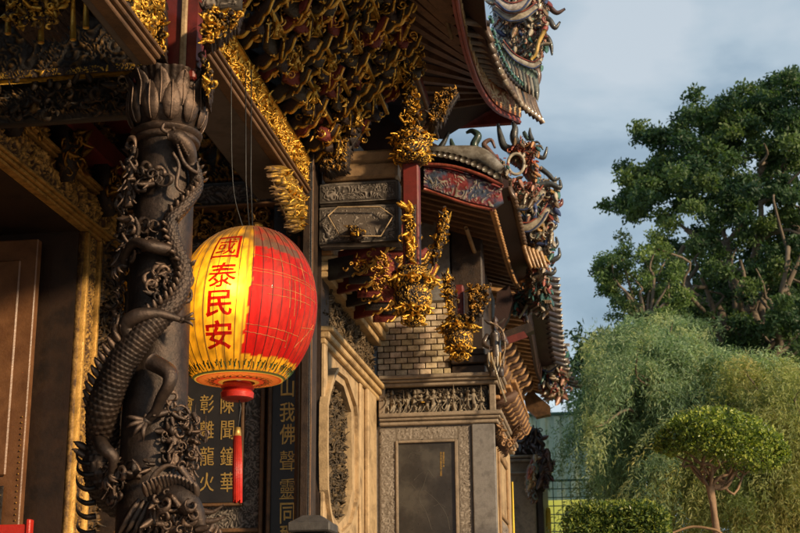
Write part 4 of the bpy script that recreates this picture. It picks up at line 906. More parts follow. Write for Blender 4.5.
# lower head: open jaws with teeth, mane, horns
mb = MB(); hc = PY(176, 508, CY-.33); 
tube(mb, spline([PY(150, 560, CY-.2), PY(158, 530, CY-.3), PY(166, 508, CY-.36), PY(180, 498, CY-.42), PY(194, 512, CY-.44), PY(201, 534, CY-.42)], 6), [.10, .12, .115, .1, .07, .04], 16, .9, (1, 1, 1, .5), rfun=lambda t, a: 1+.08*np.sin(a*5+t*20))
for i in range(14):
    q = i/13; p = PY(148+48*q, 496-8*math.sin(q*pi), CY-.44); petal(mb, p, (.25*(q-.5), -.35, .85), (0, -1, .2), .1, .026, .3, (1, 1, 1, .9), 0, .02)
for i in range(8):
    q = i/7; petal(mb, PY(140+38*q, 500+6*q, CY-.38), (-.5+q*.3, -.3, -.9), (0, -1, 0), .26, .03, -.2, (1, 1, 1, .5), 0, .025)
curls(mb, PY(150, 534, CY-.42), (.32, 0, 0), (0, 0, .24), (.2, -1, 0), 70, (.025, .06), .3, 77, (1, 1, 1, .8), lift=.1, n=7, k=14)
mb.build('dragon_head', M['bronze'], dr)
for px in ([(188, 500), (200, 510), (212, 512), (224, 505)], [(192, 512), (204, 521), (216, 520), (226, 516)], [(152, 500), (153, 478), (166, 466), (180, 468)], [(180, 468), (190, 482), (194, 498), (198, 512)]):
    mb = MB(); horn(mb, px, CY-.38, .032, .006, (1, 1, 1, .85)); mb.build('horn', M['bronze'], dr)
# upper beast head on the right of the shaft
mb = MB(); hp = [cyl(187, 156, .05), cyl(193, 150, .06), cyl(188, 143, .04)]
tube(mb, spline([cyl(196, 172, .03), cyl(195, 160, .06), cyl(188, 152, .08), cyl(180, 152, .08)], 5), [.045, .06, .058, .03], 12, 1, (1, 1, 1, .6))
for i in range(12): petal(mb, cyl(184+i, 150+i*1.6, .06), (.4, -.5, .8-.1*i), (0, -1, 0), .07, .02, .4, (1, 1, 1, .8), 0, .014)
mb.build('beast_head', M['bronze'], dc)
mb = MB()
for px in ([(182, 150), (176, 146), (178, 140)], [(188, 156), (194, 176), (203, 182), (203, 172)], [(185, 168), (190, 180), (188, 200), (196, 206)]): tube(mb, spline([cyl(a, b, .09) for a, b in px], 5), [.012, .016, .008], 8, 1, (1, 1, 1, .7))
mb.build('whisker', M['bronze'], dc)
# clouds, waves and figures in relief
def relief_group(name, cx, cy, wpx, hpx, n, seed, fig=0):
    rs = np.random.RandomState(seed); mb = MB()
    for i in range(n):
        a, b = cx+rs.uniform(-.5, .5)*wpx, cy+rs.uniform(-.5, .5)*hpx; p = cyl(a, b, .02+rs.rand()*.04); N = unit(p-axis(p)); u = unit(np.cross((0, 0, 1), N)); an = rs.rand()*2*pi
        e1 = math.cos(an)*u+math.sin(an)*V(0, 0, 1); e2 = np.cross(N, e1); s = rs.uniform(.03, .07)
        if rs.rand() < .55: curl(mb, p, e1, e2, N, s, rs.uniform(.7, 1.4), s*.3, rs.choice([-1, 1]), .35, (1, 1, 1, rs.uniform(.3, 1)), 0, 8, 18)
        else: petal(mb, p, e1, N, s*1.8, s*.4, .4, (1, 1, 1, rs.uniform(.3, .9)), 0, s*.2)
    for i in range(fig):
        p = cyl(cx+rs.uniform(-.3, .3)*wpx, cy+hpx*(.5-.3*i), .05); figure(mb, p, .26, p-axis(p), seed+i, (1, 1, 1, .75))
    mb.build(name, M['bronze'], dc)
relief_group('cloud_scroll', 142, 182, 16, 56, 22, 1); relief_group('cloud_scroll', 164, 190, 14, 16, 12, 2); relief_group('figure_group', 140, 190, 8, 50, 3, 3, 2)
relief_group('figure_group', 132, 246, 26, 50, 34, 4, 1); relief_group('cloud_scroll', 160, 250, 30, 18, 24, 5); relief_group('figure_group', 118, 318, 20, 60, 36, 6, 1)
relief_group('cloud_scroll', 178, 292, 16, 34, 34, 7); relief_group('figure_group', 122, 484, 20, 34, 30, 8, 2); relief_group('cloud_scroll', 182, 440, 10, 60, 30, 9, 1); relief_group('cloud_scroll', 116, 395, 14, 60, 24, 10)
relief_group('cloud_scroll', 150, 475, 40, 20, 16, 12); relief_group('cloud_scroll', 132, 215, 14, 30, 18, 13)
for i, (a, b, Yo) in enumerate(((186, 424, .12), (192, 440, .14), (190, 462, .14), (184, 486, .2), (178, 520, .3), (140, 520, .3))):
    mb = MB(); figure(mb, PY(a, b+18, CY-Yo), .24, (.4, -1, 0), 60+i, (1, 1, 1, .7)); curls(mb, PY(a-5, b+14, CY-Yo-.02), (.1, 0, 0), (0, 0, .16), (0, -1, 0), 10, (.03, .05), .28, i, (1, 1, 1, .8), lift=.05, n=8, k=12); mb.build('figure', M['bronze'], dc)
# claw-like black fins at the left edge
mb = MB()
for i, y in enumerate((455, 466, 480, 494, 508, 524)): tube(mb, spline([PY(96, y+8, CY-.1), PY(86, y+9, CY-.12), PY(78, y+4, CY-.12), PY(76+2*(i % 2), y-5, CY-.12)], 4), [.03, .026, .016, .003], 8, .7, (1, 1, 1, .2))
mb.build('tail_fin', M['bronze'], dr)

# ================================================================== LANTERN
lt = thing('paper_lantern', 'large red and yellow paper lantern with painted characters hanging lit under the beam', 'lantern')
LY = 9.6; lc = PY(244.5, 311, LY); sc = LY/F*1.05
RX = 74*sc*.985; RZ = 82.5*sc*1.05; zbot = -.80; ztop = .985
TILT = 5*sc
def lsurf(phi, t, k=1.0):
    """phi: azimuth (0 to camera, + right); t in -1..1 height"""
    r = RX*math.sqrt(max(0, 1-t*t))**.92*k; return V(lc[0]+r*math.sin(phi)+TILT*t, lc[1]-r*math.cos(phi), lc[2]+RZ*t*k)
view = math.atan2(lc[0], lc[1])  # camera direction seen from lantern: towards -view
PH0 = -view
def lph(a): return -a  # helper
YEL0, YEL1 = R(-112), R(3)
nphi, nt_ = 240, 90; verts = []; cols = []; rs = np.random.RandomState(5)
phis = np.arange(nphi)/nphi*2*pi-pi; ts = np.sin(np.linspace(math.asin(zbot), math.asin(ztop), nt_))
base_phi = math.atan2(-lc[0], lc[1])*-1  # rotate so phi=0 faces the camera
def face(phi): return phi-math.atan2(-lc[0], lc[1])*-1
CAMA = math.atan2(-lc[0], lc[1])  # azimuth of the camera from the lantern, + right
PP, TT = np.meshgrid(phis, ts, indexing='ij')
rib = np.cos(PP*44); rr = RX*np.sqrt(1-TT**2)**.92*(1+.0035*np.abs(np.sin(PP*22)))
X = lc[0]+rr*np.sin(PP+CAMA)+TILT*TT; Yv = lc[1]-rr*np.cos(PP+CAMA); Z = lc[2]+RZ*TT
nz = noise2(PP*6, TT*9, 3); nz2 = noise2(PP*16, TT*7, 8); nz3 = noise2(PP*2.5, TT*3, 12)
edge = YEL1+.03*noise2(TT*9, TT*0+2, 4)+.05*TT
yel = ((PP > YEL0) & (PP < edge)) | (TT < -.66+.02*nz)
colr = np.zeros(PP.shape+(4,)); colr[..., :3] = np.array((.38, .005, .004)); colr[..., 3] = 0
fade = np.clip((PP-.25)/.9, 0, 1)[..., None]*np.clip(.6+nz3, 0, 1)[..., None]; colr[..., :3] = colr[..., :3]*(1-fade*.3)+np.array((.60, .10, .05))*fade*.3
colr[yel, :3] = (.70, .40, .025); colr[yel, :3] *= (1-.3*np.clip(nz[yel]+.1, 0, 1)-.2*np.clip(nz2[yel], 0, 1))[:, None]
dst = np.clip((TT-.55)*3.2+nz*.9+np.clip(PP, 0, 1)*.3, 0, 1)[..., None]*.8; colr[..., :3] = colr[..., :3]*(1-dst)+np.array((.13, .095, .065))*dst
dark = ((np.abs(TT-.66+.10*np.clip(PP, 0, 2)) < .055) & (PP > .08) & (PP < .95) & (nz2 > -.5)); colr[dark, :3] = (.13, .075, .06)
nz4 = noise2(PP*30, TT*40, 21); colr[..., :3] *= np.clip(1-.3*np.clip(nz2+.2, 0, 1)-.25*np.clip(nz, 0, 1)-.25*np.clip(nz4, 0, 1), .3, 1)[..., None]
st = (np.abs((PP*44/(2*pi)) % 1-.5) > .455) & yel; colr[st, :3] = (.22, .12, .02)
mb = MB(); mb.add(np.stack([X, Yv, Z], -1).reshape(-1, 3), gridfaces(nphi, nt_, True, False), colr.reshape(-1, 4))
m, nt, out = newmat('oiled paper'); a = nd(nt, 'ShaderNodeVertexColor', layer_name='Col')
p = princ(nt, None, a.outputs['Color'], .55, 0, bump(nt, noiseN(nt, 40, 5), .35, .005), Coat_Weight=.05)
tr = nd(nt, 'ShaderNodeBsdfTranslucent'); tcz = mixc(nt, 1.0, a.outputs['Color'], (1.0, .95, .8), 'MULTIPLY'); lk(nt, tcz, tr.inputs[0]); tp = nd(nt, 'ShaderNodeBsdfTransparent'); lk(nt, a.outputs['Color'], tp.inputs[0])
mx = nd(nt, 'ShaderNodeMixShader'); mx.inputs[0].default_value = .5; lk(nt, p.outputs[0], mx.inputs[1]); lk(nt, tr.outputs[0], mx.inputs[2])
mx2 = nd(nt, 'ShaderNodeMixShader'); mx2.inputs[0].default_value = .07; lk(nt, mx.outputs[0], mx2.inputs[1]); lk(nt, tp.outputs[0], mx2.inputs[2]); lk(nt, mx2.outputs[0], out.inputs[0])
M['paper'] = m
mb.build('paper_shell', M['paper'], lt)
# hoops and ribs: thin cords of pale paint on the red side
def sarc(mb, p0, p1, t0, t1, r, col, k=24, lift=1.003, wob=.0):
    r = r*.72
    P = [lsurf(p0+(p1-p0)*i/k+CAMA, t0+(t1-t0)*i/k+wob*math.sin(i*1.7), lift) for i in range(k+1)]; tube(mb, P, r, 5, 1, col)
mb = MB(); cr = C4(.58, .22, .06)
for t, a0, a1, dt in ((.47, .06, 1.35, -.14), (.30, .06, 1.4, -.10), (.265, .06, 1.2, -.08), (.10, .05, 1.3, -.05), (.0, .3, 1.1, -.02), (-.34, .04, .95, -.06), (-.42, .04, .72, -.06), (-.30, .95, 1.4, .06)): sarc(mb, a0, a1, t, t+dt, .0035, cr, wob=.003)
for a0, t0, t1 in ((.62, .2, -.12), (.72, .22, -.2), (.82, .16, -.1), (.72, -.38, -.54), (.70, -.24, -.34), (.5, .5, .3), (.9, .45, .25)): sarc(mb, a0, a0+.03, t0, t1, .004, cr, 10)
for i in range(4): sarc(mb, .95+.1*i, 1.02+.1*i, -.52+.08*i, -.44+.08*i, .004, cr, 6)
mb.build('painted_lines', M['paint'], lt)
mb = MB()
for i in range(11): sarc(mb, .08+i*.145, .08+i*.145, zbot, .9, .0044, C4(.16, .012, .008), 30, 1.002)
for i in range(10): sarc(mb, -1.5+i*.155, -1.5+i*.155, zbot, .93, .0042, C4(.14, .07, .012), 30, 1.002)
mb.build('rib_lines', M['paint'], lt)
# characters wrapped on the shell
for ch, cx, cy, s in (('國', 226, 264, .20), ('泰', 222, 293, .205), ('民', 219.5, 320, .195), ('安', 220, 348, .20)):
    tcen = (311-cy)/82.5; q = (cx-244.5-5*tcen)/74/math.sqrt(1-tcen**2); ph = math.asin(max(-1, q)); mb = MB()
    rr0 = RX*math.sqrt(1-tcen**2)
    glyph(mb, ch, None, None, None, s, bold=0 if ch == '國' else .008 if ch == '泰' else .018, warp=lambda x, y: lsurf(ph+CAMA+x/(rr0+.0)*1.0, tcen+y/RZ*1.0, 1.006), squash=(1.05, .98))
    mb.build('painted_character', M['char_red'], lt, smooth=False)
mb = MB()
for i in range(16):
    a = -2.0+i*.27
    for j in range(5):
        sarc(mb, a+.045*(j-2), a+.045*(j-2)+.035*(-1)**j, -.715+.02*(j % 2), -.75-.008*j, .006, C4(.05, .10, .03), 4, 1.006)
mb.build('leaf_border', M['paint'], lt)
# base disc with painted rings
zb_ = lc[2]+RZ*zbot; rb = RX*math.sqrt(1-zbot**2)**.92
mb = MB(); seg = 72; prev = None
rings = [(rb*1.01, 0, C4(.5, .36, .08)), (rb*.97, -.012, C4(.06, .08, .03)), (rb*.93, -.014, C4(.5, .36, .08)), (rb*.88, -.016, C4(.42, .08, .02)), (rb*.62, -.024, C4(.5, .16, .04)), (rb*.45, -.03, C4(.42, .06, .02)), (.12, -.034, C4(.4, .22, .05)), (.1, .02, C4(.1, .05, .02))]
for i in range(len(rings)-1):
    lathe(mb, [(rings[i][0], rings[i][1]), (rings[i+1][0], rings[i+1][1])], seg, (lc[0]+TILT*zbot, lc[1], zb_), rings[i+1][2])
for i in range(26):
    a = 2*pi*i/26; d = V(math.cos(a), math.sin(a), 0); curl(mb, V(lc[0]+TILT*zbot, lc[1], zb_-.022)+d*rb*.74, d, np.cross(d, (0, 0, 1)), (0, 0, -1), .04, 1.2, .006, 1, .05, C4(.55, .35, .1))
mb.build('base_disc', M['paint_glow'], lt)
mb = MB(); lathe(mb, [(.10, .0), (.12, -.03), (.125, -.05), (.108, -.06), (.125, -.08), (.12, -.12), (.09, -.135), (0, -.135)], 32, (lc[0]+TILT*zbot-.01, lc[1], zb_-.03)); mb.build('red_cap', M['redglaze'], lt, angle=40)
mb = MB(); lathe(mb, [(.0, .0), (.05, -.01), (.09, -.03), (.1, -.045)], 24, (lc[0]+TILT, lc[1], lc[2]+RZ+.0)); mb.build('top_cap', M['plain'], lt)
bx, by = lc[0]-.02, lc[1]-.0
mb = MB()
for dx in (-.02, .02): tube(mb, [(lc[0]+dx*.6+TILT, lc[1], lc[2]+RZ-.03), (lc[0]+dx, lc[1]+.02, lc[2]+RZ+.4), (lc[0]+dx*1.2-.03, lc[1]+.05, Z0+.02)], .005, 6)
tube(mb, spline([(lc[0]-.02, lc[1], lc[2]+RZ-.02), (lc[0]-.12, lc[1], lc[2]+RZ+.4), (lc[0]-.16, lc[1], Z0+.02)], 6), .004, 6)
mb.build('cord', M['black'], lt)
mb = MB(); cz = zb_-.16; q0 = PY(237.5, 430, LY); q1 = PY(237.5, 503, LY)
tube(mb, [(lc[0]+TILT*zbot, lc[1], cz+.02), (q0[0]+.02, lc[1], cz-.06), (q0[0], LY, q0[2])], .005, 6); mb.build('cord', M['black'], lt)
mb = MB(); tube(mb, [q0+V(0, 0, .02), q0-V(0, 0, .05)], [.022, .03], 10); mb.build('tassel_knot', M['ink_gold'], lt)
mb = MB(); 
for i in range(16):
    a = 2*pi*i/16; d = V(math.cos(a), math.sin(a), 0)*.024; tube(mb, [q0-V(0, 0, .045)+d, (q0+q1)/2+d*1.25, q1+d*1.2+V(0, 0, .01*(i % 3))], .008, 5)
tube(mb, [q0-V(0, 0, .045), q1+V(0, 0, .02)], [.025, .028], 10)
mb.build('tassel', M['redglaze'], lt)
# bulb
bp = lsurf(math.asin((231-244.5)/74)+CAMA, .10, .80)
mb = MB(); sphere(mb, bp, .04, 12, s=(1, 1, 1.3)); m, nt, out = newmat('lit bulb'); e = nd(nt, 'ShaderNodeEmission'); e.inputs[0].default_value = (1, .82, .5, 1); e.inputs[1].default_value = 60; lk(nt, e.outputs[0], out.inputs[0]); mb.build('bulb', m, lt)
for nm, en, dp in (('lantern_bulb', 22, 1.0), ('lantern_bulb', 12, .35)):
    ld = bpy.data.lights.new(nm, 'POINT'); ld.energy = en; ld.color = (1, .74, .38); ld.shadow_soft_size = .05; lo = bpy.data.objects.new(nm, ld); COL.objects.link(lo)
    q = lsurf(math.asin((231-244.5)/74)+CAMA, .10, (.80*dp-.06) if dp < .9 else .87); lo.location = q; lo.parent = lt
# ================================================================== WING HALL (octagon window wall, brick wall, side)
wing = thing('side_hall', 'stone side hall with octagonal lattice window, cream brick wall and framed slate panel', 'hall')
zW = lambda py: PY(435, py, Y2)[2]; xW = lambda px: PY(px, 450, Y2)[0]
q = lambda a, b: PX(a, b, XB)
mb = MB()
# wall with octagonal hole: build as strips around the opening outline
hole = [(331, 380), (339, 386), (347, 412), (348, 490), (342, 515), (334, 524), (326, 512), (323, 480), (323, 415), (326, 394)]
H2 = [(q(a, b)[1], q(a, b)[2]) for a, b in hole]
ylo, yhi, zlo, zhi = 13.32, Y2+.2, 0, 1.14*2.85+1.6
cy_, cz_ = np.mean(H2, 0)
def outer(y, z):
    d = np.array([y-cy_, z-cz_]); k = min(((yhi-cy_) if d[0] > 0 else (ylo-cy_))/(d[0] or 1e-6), ((zhi-cz_) if d[1] > 0 else (zlo-cz_))/(d[1] or 1e-6)); return (cy_+d[0]*k, cz_+d[1]*k)
ring = [H2[i] for i in range(len(H2))]
# fan triangulation via angular sampling of both outlines
def ray_in(poly, an):
    d = (math.cos(an), math.sin(an)); best = 9
    for i in range(len(poly)):
        x1, y1 = poly[i][0]-cy_, poly[i][1]-cz_; x2, y2 = poly[(i+1) % len(poly)][0]-cy_, poly[(i+1) % len(poly)][1]-cz_
        den = d[0]*(y2-y1)-d[1]*(x2-x1)
        if abs(den) < 1e-9: continue
        t = (x1*(y2-y1)-y1*(x2-x1))/den; u_ = (x1*d[1]-y1*d[0])/den
        if t > 0 and -1e-6 <= u_ <= 1+1e-6: best = min(best, t)
    return best
rect = [(ylo, zlo), (yhi, zlo), (yhi, zhi), (ylo, zhi)]
angs = sorted(set([math.atan2(z-cz_, y-cy_) for y, z in H2+rect])); ang2 = []
for i, a in enumerate(angs):
    b = angs[(i+1) % len(angs)]+(2*pi if i == len(angs)-1 else 0); ang2 += [a, (a+b)/2]
def ringmesh(mb, inner, outerp, x0, x1, col=(1, 1, 1, .5)):
    A = []; B = []
    for an in ang2:
        ti, to = (ray_in(inner, an) if inner else 0), ray_in(outerp, an)
        if to > 8: to = 60
        A.append((cy_+math.cos(an)*ti, cz_+math.sin(an)*ti)); B.append((cy_+math.cos(an)*to, cz_+math.sin(an)*to))
    k = len(A); v = [(x, y, z) for x in (x0, x1) for L in (A, B) for y, z in L]; f = []
    for i in range(k):
        j = (i+1) % k; f += [[2*k+i, 2*k+j, 3*k+j, 3*k+i], [i, k+i, k+j, j], [i, j, 2*k+j, 2*k+i], [k+i, 3*k+i, 3*k+j, k+j]]
    mb.add(v, f, col)
_old = ray_in
def ray_in(poly, an, _o=_old):
    d = (math.cos(an), math.sin(an)); best = 1e9
    for i in range(len(poly)):
        x1, y1 = poly[i][0]-cy_, poly[i][1]-cz_; x2, y2 = poly[(i+1) % len(poly)][0]-cy_, poly[(i+1) % len(poly)][1]-cz_
        den = d[0]*(y2-y1)-d[1]*(x2-x1)
        if abs(den) < 1e-9: continue
        t = (x1*(y2-y1)-y1*(x2-x1))/den; u_ = (x1*d[1]-y1*d[0])/den
        if t > 0 and -1e-6 <= u_ <= 1+1e-6: best = min(best, t)
    return 0 if best > 1e8 else best
def ringmesh(mb, inner, outerp, x0, x1, col=(1, 1, 1, .5)):
    A = []; B = []
    for an in ang2:
        ti = ray_in(inner, an); to = ray_in(outerp, an); A.append((cy_+math.cos(an)*ti, cz_+math.sin(an)*ti)); B.append((cy_+math.cos(an)*to, cz_+math.sin(an)*to))
    k = len(A); v = [(x, y, z) for x in (x0, x1) for L in (A, B) for y, z in L]; f = []
    for i in range(k):
        j = (i+1) % k; f += [[2*k+i, 3*k+i, 3*k+j, 2*k+j], [i, j, k+j, k+i], [i, 2*k+i, 2*k+j, j], [k+i, k+j, 3*k+j, 3*k+i]]
    mb.add(v, f, col)
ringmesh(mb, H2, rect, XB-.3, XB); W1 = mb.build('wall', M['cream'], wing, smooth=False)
sc_ = lambda k: [(cy_+(y-cy_)*k, cz_+(z-cz_)*(1+(k-1)*.45)) for y, z in H2]
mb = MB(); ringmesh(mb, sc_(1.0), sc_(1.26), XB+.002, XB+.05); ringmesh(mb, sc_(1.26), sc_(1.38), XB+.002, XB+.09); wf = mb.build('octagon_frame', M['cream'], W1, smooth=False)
ys = [a for a, b in H2]; zs = [b for a, b in H2]
mb = MB(); relief(mb, (XB-.10, min(ys), min(zs)), (0, max(ys)-min(ys), 0), (0, 0, max(zs)-min(zs)), .12, .014, 9, 131, .01, N=(1, 0, 0)); curls(mb, (XB-.05, min(ys)+.1, min(zs)+.1), (0, max(ys)-min(ys)-.2, 0), (0, 0, max(zs)-min(zs)-.2), (1, 0, 0), 420, (.022, .05), .28, 132, (1, 1, 1, .6), lift=.05)
mb.build('lattice', M['lattice'], W1)
mb = MB(); zc1 = 1.135*2.85+1.6
for (z0, z1, d) in ((zc1-.16, zc1-.10, .05), (zc1-.098, zc1-.03, .09), (zc1-.028, zc1+.03, .13)): bbox(mb, (XB-.1, 13.32, z0), (XB+d, Y2-.01, z1), .012)
zc2 = 1.335*2.85+1.6
for (z0, z1, d) in ((zc2-.02, zc2+.05, .08), (zc2+.052, zc2+.16, .14), (zc2+.162, zc2+.22, .18)): bbox(mb, (XB-.1, 13.32, z0), (XB+d, Y2-.01, z1), .012)
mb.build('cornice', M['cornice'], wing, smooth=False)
mb = MB(); bbox(mb, (XB-.1, 13.32, zc2+.223), (XB+.12, Y2-.01, zc2+.5), .02); mb.build('cornice_board', M['ochre'], wing, smooth=False)
mb = MB(); box(mb, (XB-.3, 13.32, zc1+.03), (XB-.08, Y2, zc2-.02), (1, 1, 1, .1)); relief(mb, (XB-.075, 13.35, zc1+.035), (0, Y2-13.4, 0), (0, 0, zc2-zc1-.06), .08, .012, 8, 141, .01, N=(1, 0, 0)); curls(mb, (XB-.04, 13.4, zc1+.08), (0, Y2-13.5, 0), (0, 0, zc2-zc1-.15), (1, 0, 0), 420, (.022, .05), .28, 142, (1, 1, 1, .7), lift=.03); mb.build('fretwork_band', M['lattice'], wing)
mb = MB()
for a, b, d in ((358, 360, .03), (364, 372, .06)): ya, yb = PX(a, 450, XB)[1], PX(b, 450, XB)[1]; bbox(mb, (XB+.001, ya, 0), (XB+d, yb, zc1-.162), .015)
mb.build('pilaster', M['cream'], wing, smooth=False)
mb = MB(); ya, yb = PX(313.5, 450, XB)[1], PX(317, 450, XB)[1]; bbox(mb, (XB+.001, 13.3, 0), (XB+.05, 13.44, zc1-.162), .012); mb.build('pilaster', M['cream'], wing, smooth=False)
mb = MB(); box(mb, (XB-.3, 13.72, zc2+.5), (XB-.05, Y2, 7.6)); mb.build('upper_wall', M['darkwood'], wing, smooth=False)
# camera facing wall
mb = MB(); box(mb, (XB+.0, Y2+.001, 0), (XC, Y2+.3, zW(425))); box(mb, (XB, Y2+.06, zW(375)), (xW(452), Y2+.3, 7.4)); box(mb, (xW(452), Y2+.6, zW(375)), (XC-.2, Y2+.8, 7.2)); mb.build('wall', M['plain'], wing, smooth=False)
mb = MB(); bbox(mb, (xW(472.5), Y2-.06, 0), (XC+.02, Y2, zW(426)), .012); mb.build('corner_pilaster', M['plain'], wing, smooth=False)
mb = MB(); xa, xb_, ia, ib = xW(380), xW(471), xW(396), xW(458)
for o, U, W, sd in (((xa, Y2-.02, 0), (ia-xa, 0, 0), (0, 0, zW(427)), 151), ((ib, Y2-.02, 0), (xb_-ib, 0, 0), (0, 0, zW(427)), 152), ((ia, Y2-.02, zW(440)), (ib-ia, 0, 0), (0, 0, zW(427)-zW(440)), 153)):
    relief(mb, o, U, W, .014, .010, 16, sd, .02, N=(0, -1, 0)); box(mb, o, np.array(o)+U+np.array(W)+V(0, .018, 0), (1, 1, 1, .2))
mb.build('stone_surround', M['granite'], wing)
mb = MB()
for a, b in (((ia, Y2-.045, 0), (xW(398.5), Y2-.015, zW(440))), ((xW(455), Y2-.045, 0), (ib, Y2-.015, zW(440))), ((xW(398.5)+.002, Y2-.045, zW(442.5)), (xW(455)-.002, Y2-.015, zW(440)))): bbox(mb, a, b, .006)
mb.build('panel_frame', M['stone_warm'], wing, smooth=False)
mb = MB(); box(mb, (xW(398.5), Y2-.012, .5), (xW(455), Y2-.004, zW(442.5))); sp_ = mb.build('slate_panel', M['etched'], wing, smooth=False)
mb = MB(); Pp = [[(428, 470), (424, 484), (419, 498), (426, 512), (432, 530)], [(414, 480), (420, 474), (428, 470), (434, 478)], [(424, 490), (436, 500), (446, 514), (450, 530)], [(408, 458), (412, 452), (420, 455), (424, 450)], [(404, 490), (410, 484), (416, 490)], [(434, 506), (440, 504), (446, 508)]]
for l in Pp: tube(mb, spline([PY(a, b, Y2-.0125) for a, b in l], 5), .0022, 4)
mb.build('etched_lines', M['grey_line'], sp_)
mb = MB()
for col_, n_, x_ in ((0, 13, 441), (1, 8, 443.6)):
    mb = MB()
    for i in range(n_):
        glyph(mb, '雲山千里白鶴長鳴松下清風明'[i+col_*3 if i+col_*3 < 13 else i], PY(x_, 453+i*1.85-(col_ == 1)*0, Y2-.0125), (1, 0, 0), (0, 0, 1), .024, .003, .004)
    mb.build('inscription', M['ink_gold'], sp_, smooth=False)
# ledges and frieze
def ledge(z0, z1, d, mat='granite_w'):
    mb = MB(); h = z1-z0; st = ((0, .35, d*.55), (.36, .62, d*.8), (.63, 1, d))
    for a, b, e in st: bbox(mb, (XB+.05, Y2-e, z0+h*a), (XC+e, 19.6, z0+h*b-.002), .012)
    return mb.build('ledge', M[mat], wing, smooth=False)
ledge(zW(425), zW(413), .12, 'stone_warm'); ledge(zW(386.5), zW(375.5), .14, 'stone_warm')
mb = MB(); box(mb, (XB+.06, Y2+.02, zW(413)), (XC-.06, 19.5, zW(386.5)), (1, 1, 1, .1)); relief(mb, (XB+.06, Y2+.018, zW(412.5)), (XC-XB-.12, 0, 0), (0, 0, zW(387)-zW(412.5)), .05, .01, 11, 161, N=(0, -1, 0)); relief(mb, (XC-.058, Y2+.1, zW(412.5)), (0, 2.6, 0), (0, 0, zW(387)-zW(412.5)), .05, .014, 9, 162, N=(1, 0, 0))
fr = mb.build('frieze', M['grey_deep'], wing)
for i in range(15):
    mb = MB(); x = XB+.14+(XC-XB-.28)*i/14; figure(mb, (x, Y2-.02, zW(412.6)), .27+.03*math.sin(i*2.1), (math.sin(i*3)*.5, -1, 0), 200+i, (1, 1, 1, .8)); mb.build('figure', M['grey_pale'], fr)
for i in range(10):
    mb = MB(); figure(mb, (XC-.02, Y2+.15+.26*i, zW(412.6)), .28, (1, -.5, 0), 230+i, (1, 1, 1, .8)); mb.build('figure', M['grey_pale'], fr)
mb = MB(); giltmass(mb, [(411, 402), (430, 400), (431, 404), (412, 405)], lambda a, b: PY(a, b, Y2-.06), (0, -1, 0), .03, 16, (.03, .05), 163, back=False); mb.build('gilded_fish', M['gilt'], fr)
mb = MB(); 
for x in (XB+.06, XC-.02): mb = MB(); bbox(mb, (x-.02, Y2-.05, zW(413)+.002), (x+.06, Y2+.02, zW(386.5)-.002), .01); mb.build('frieze_post', M['stone_warm'], wing, smooth=False)
# bricks
mb = MB(); box(mb, (xW(378), Y2+.012, zW(375.2)), (xW(452), Y2+.059, zW(300))); mb.build('mortar', M['mortar'], wing, smooth=False)
bw, bh = .154, .0785
row = 0; z = zW(375)+.01; mb = MB(); rs = np.random.RandomState(4)
while z < zW(306):
    x = xW(378)+(0 if row % 2 else -bw/2)
    while x < xW(452)-.02:
        a = max(x+.007, xW(378)); b = min(x+bw-.007, xW(452))
        if b-a > .02: k_ = rs.uniform(.62, 1.12); bbox(mb, (a, Y2-.004+rs.rand()*.008, z+.005+rs.rand()*.003), (b, Y2+.015, z+bh-.005-rs.rand()*.003), .006, (.72*k_, (.58+rs.normal()*.015)*k_, (.40+rs.normal()*.02)*k_, 1))
        x += bw
    z += bh; row += 1
mb.build('brickwork', M['paint'], wing, smooth=False)
mb = MB(); giltmass(mb, [(378, 298), (398, 300), (402, 312), (392, 320), (378, 318)], lambda a, b: PY(a, b, Y2-.08), (0, -1, 0), .06, 50, (.05, .1), 165); mb.build('carved_plaque', M['gilt_dim'], wing)
mb = MB(); giltmass(mb, [(378, 322), (378, 292), (398, 286), (400, 300), (396, 312), (400, 318)], lambda a, b: PY(a, b, Y2-.03), (0, -1, 0), .05, 30, (.05, .1), 166); mb.build('carved_bracket', M['gilt_dim'], wing)
# dark timber ledge and recess right of the bricks
mb = MB()
for y0, y1, d in ((374.5, 366, 0), (365.5, 357, .06), (356.5, 350, .0)): bbox(mb, (xW(453), Y2+.0-d, zW(y0)), (XC-.08+d, 19.4, zW(y1)), .015)
bbox(mb, (xW(453), Y2+.15, zW(350)+.002), (xW(486), Y2+.5, 7.0), .02); mb.build('timber_recess', M['darkwood'], wing, smooth=False)
# side (sunlit) wall
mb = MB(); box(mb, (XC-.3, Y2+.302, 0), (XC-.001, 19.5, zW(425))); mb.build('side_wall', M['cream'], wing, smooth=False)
mb = MB()
for y0, y1 in ((17.2, 18.6),):
    for a, b in (((XC, y0, 0), (XC+.03, y0+.1, 4.1)), ((XC, y1, 0), (XC+.03, y1+.1, 4.1)), ((XC, y0+.102, 4.0), (XC+.03, y1-.002, 4.1)), ((XC, y0+.102, 3.25), (XC+.028, y1-.002, 3.3))): bbox(mb, a, b, .008)
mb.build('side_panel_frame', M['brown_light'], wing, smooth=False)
mb = MB(); relief(mb, (XC+.002, 17.32, 1.5), (0, 1.26, 0), (0, 0, 1.72), .03, .02, 10, 167, N=(1, 0, 0)); mb.build('side_relief', M['grey'], wing)
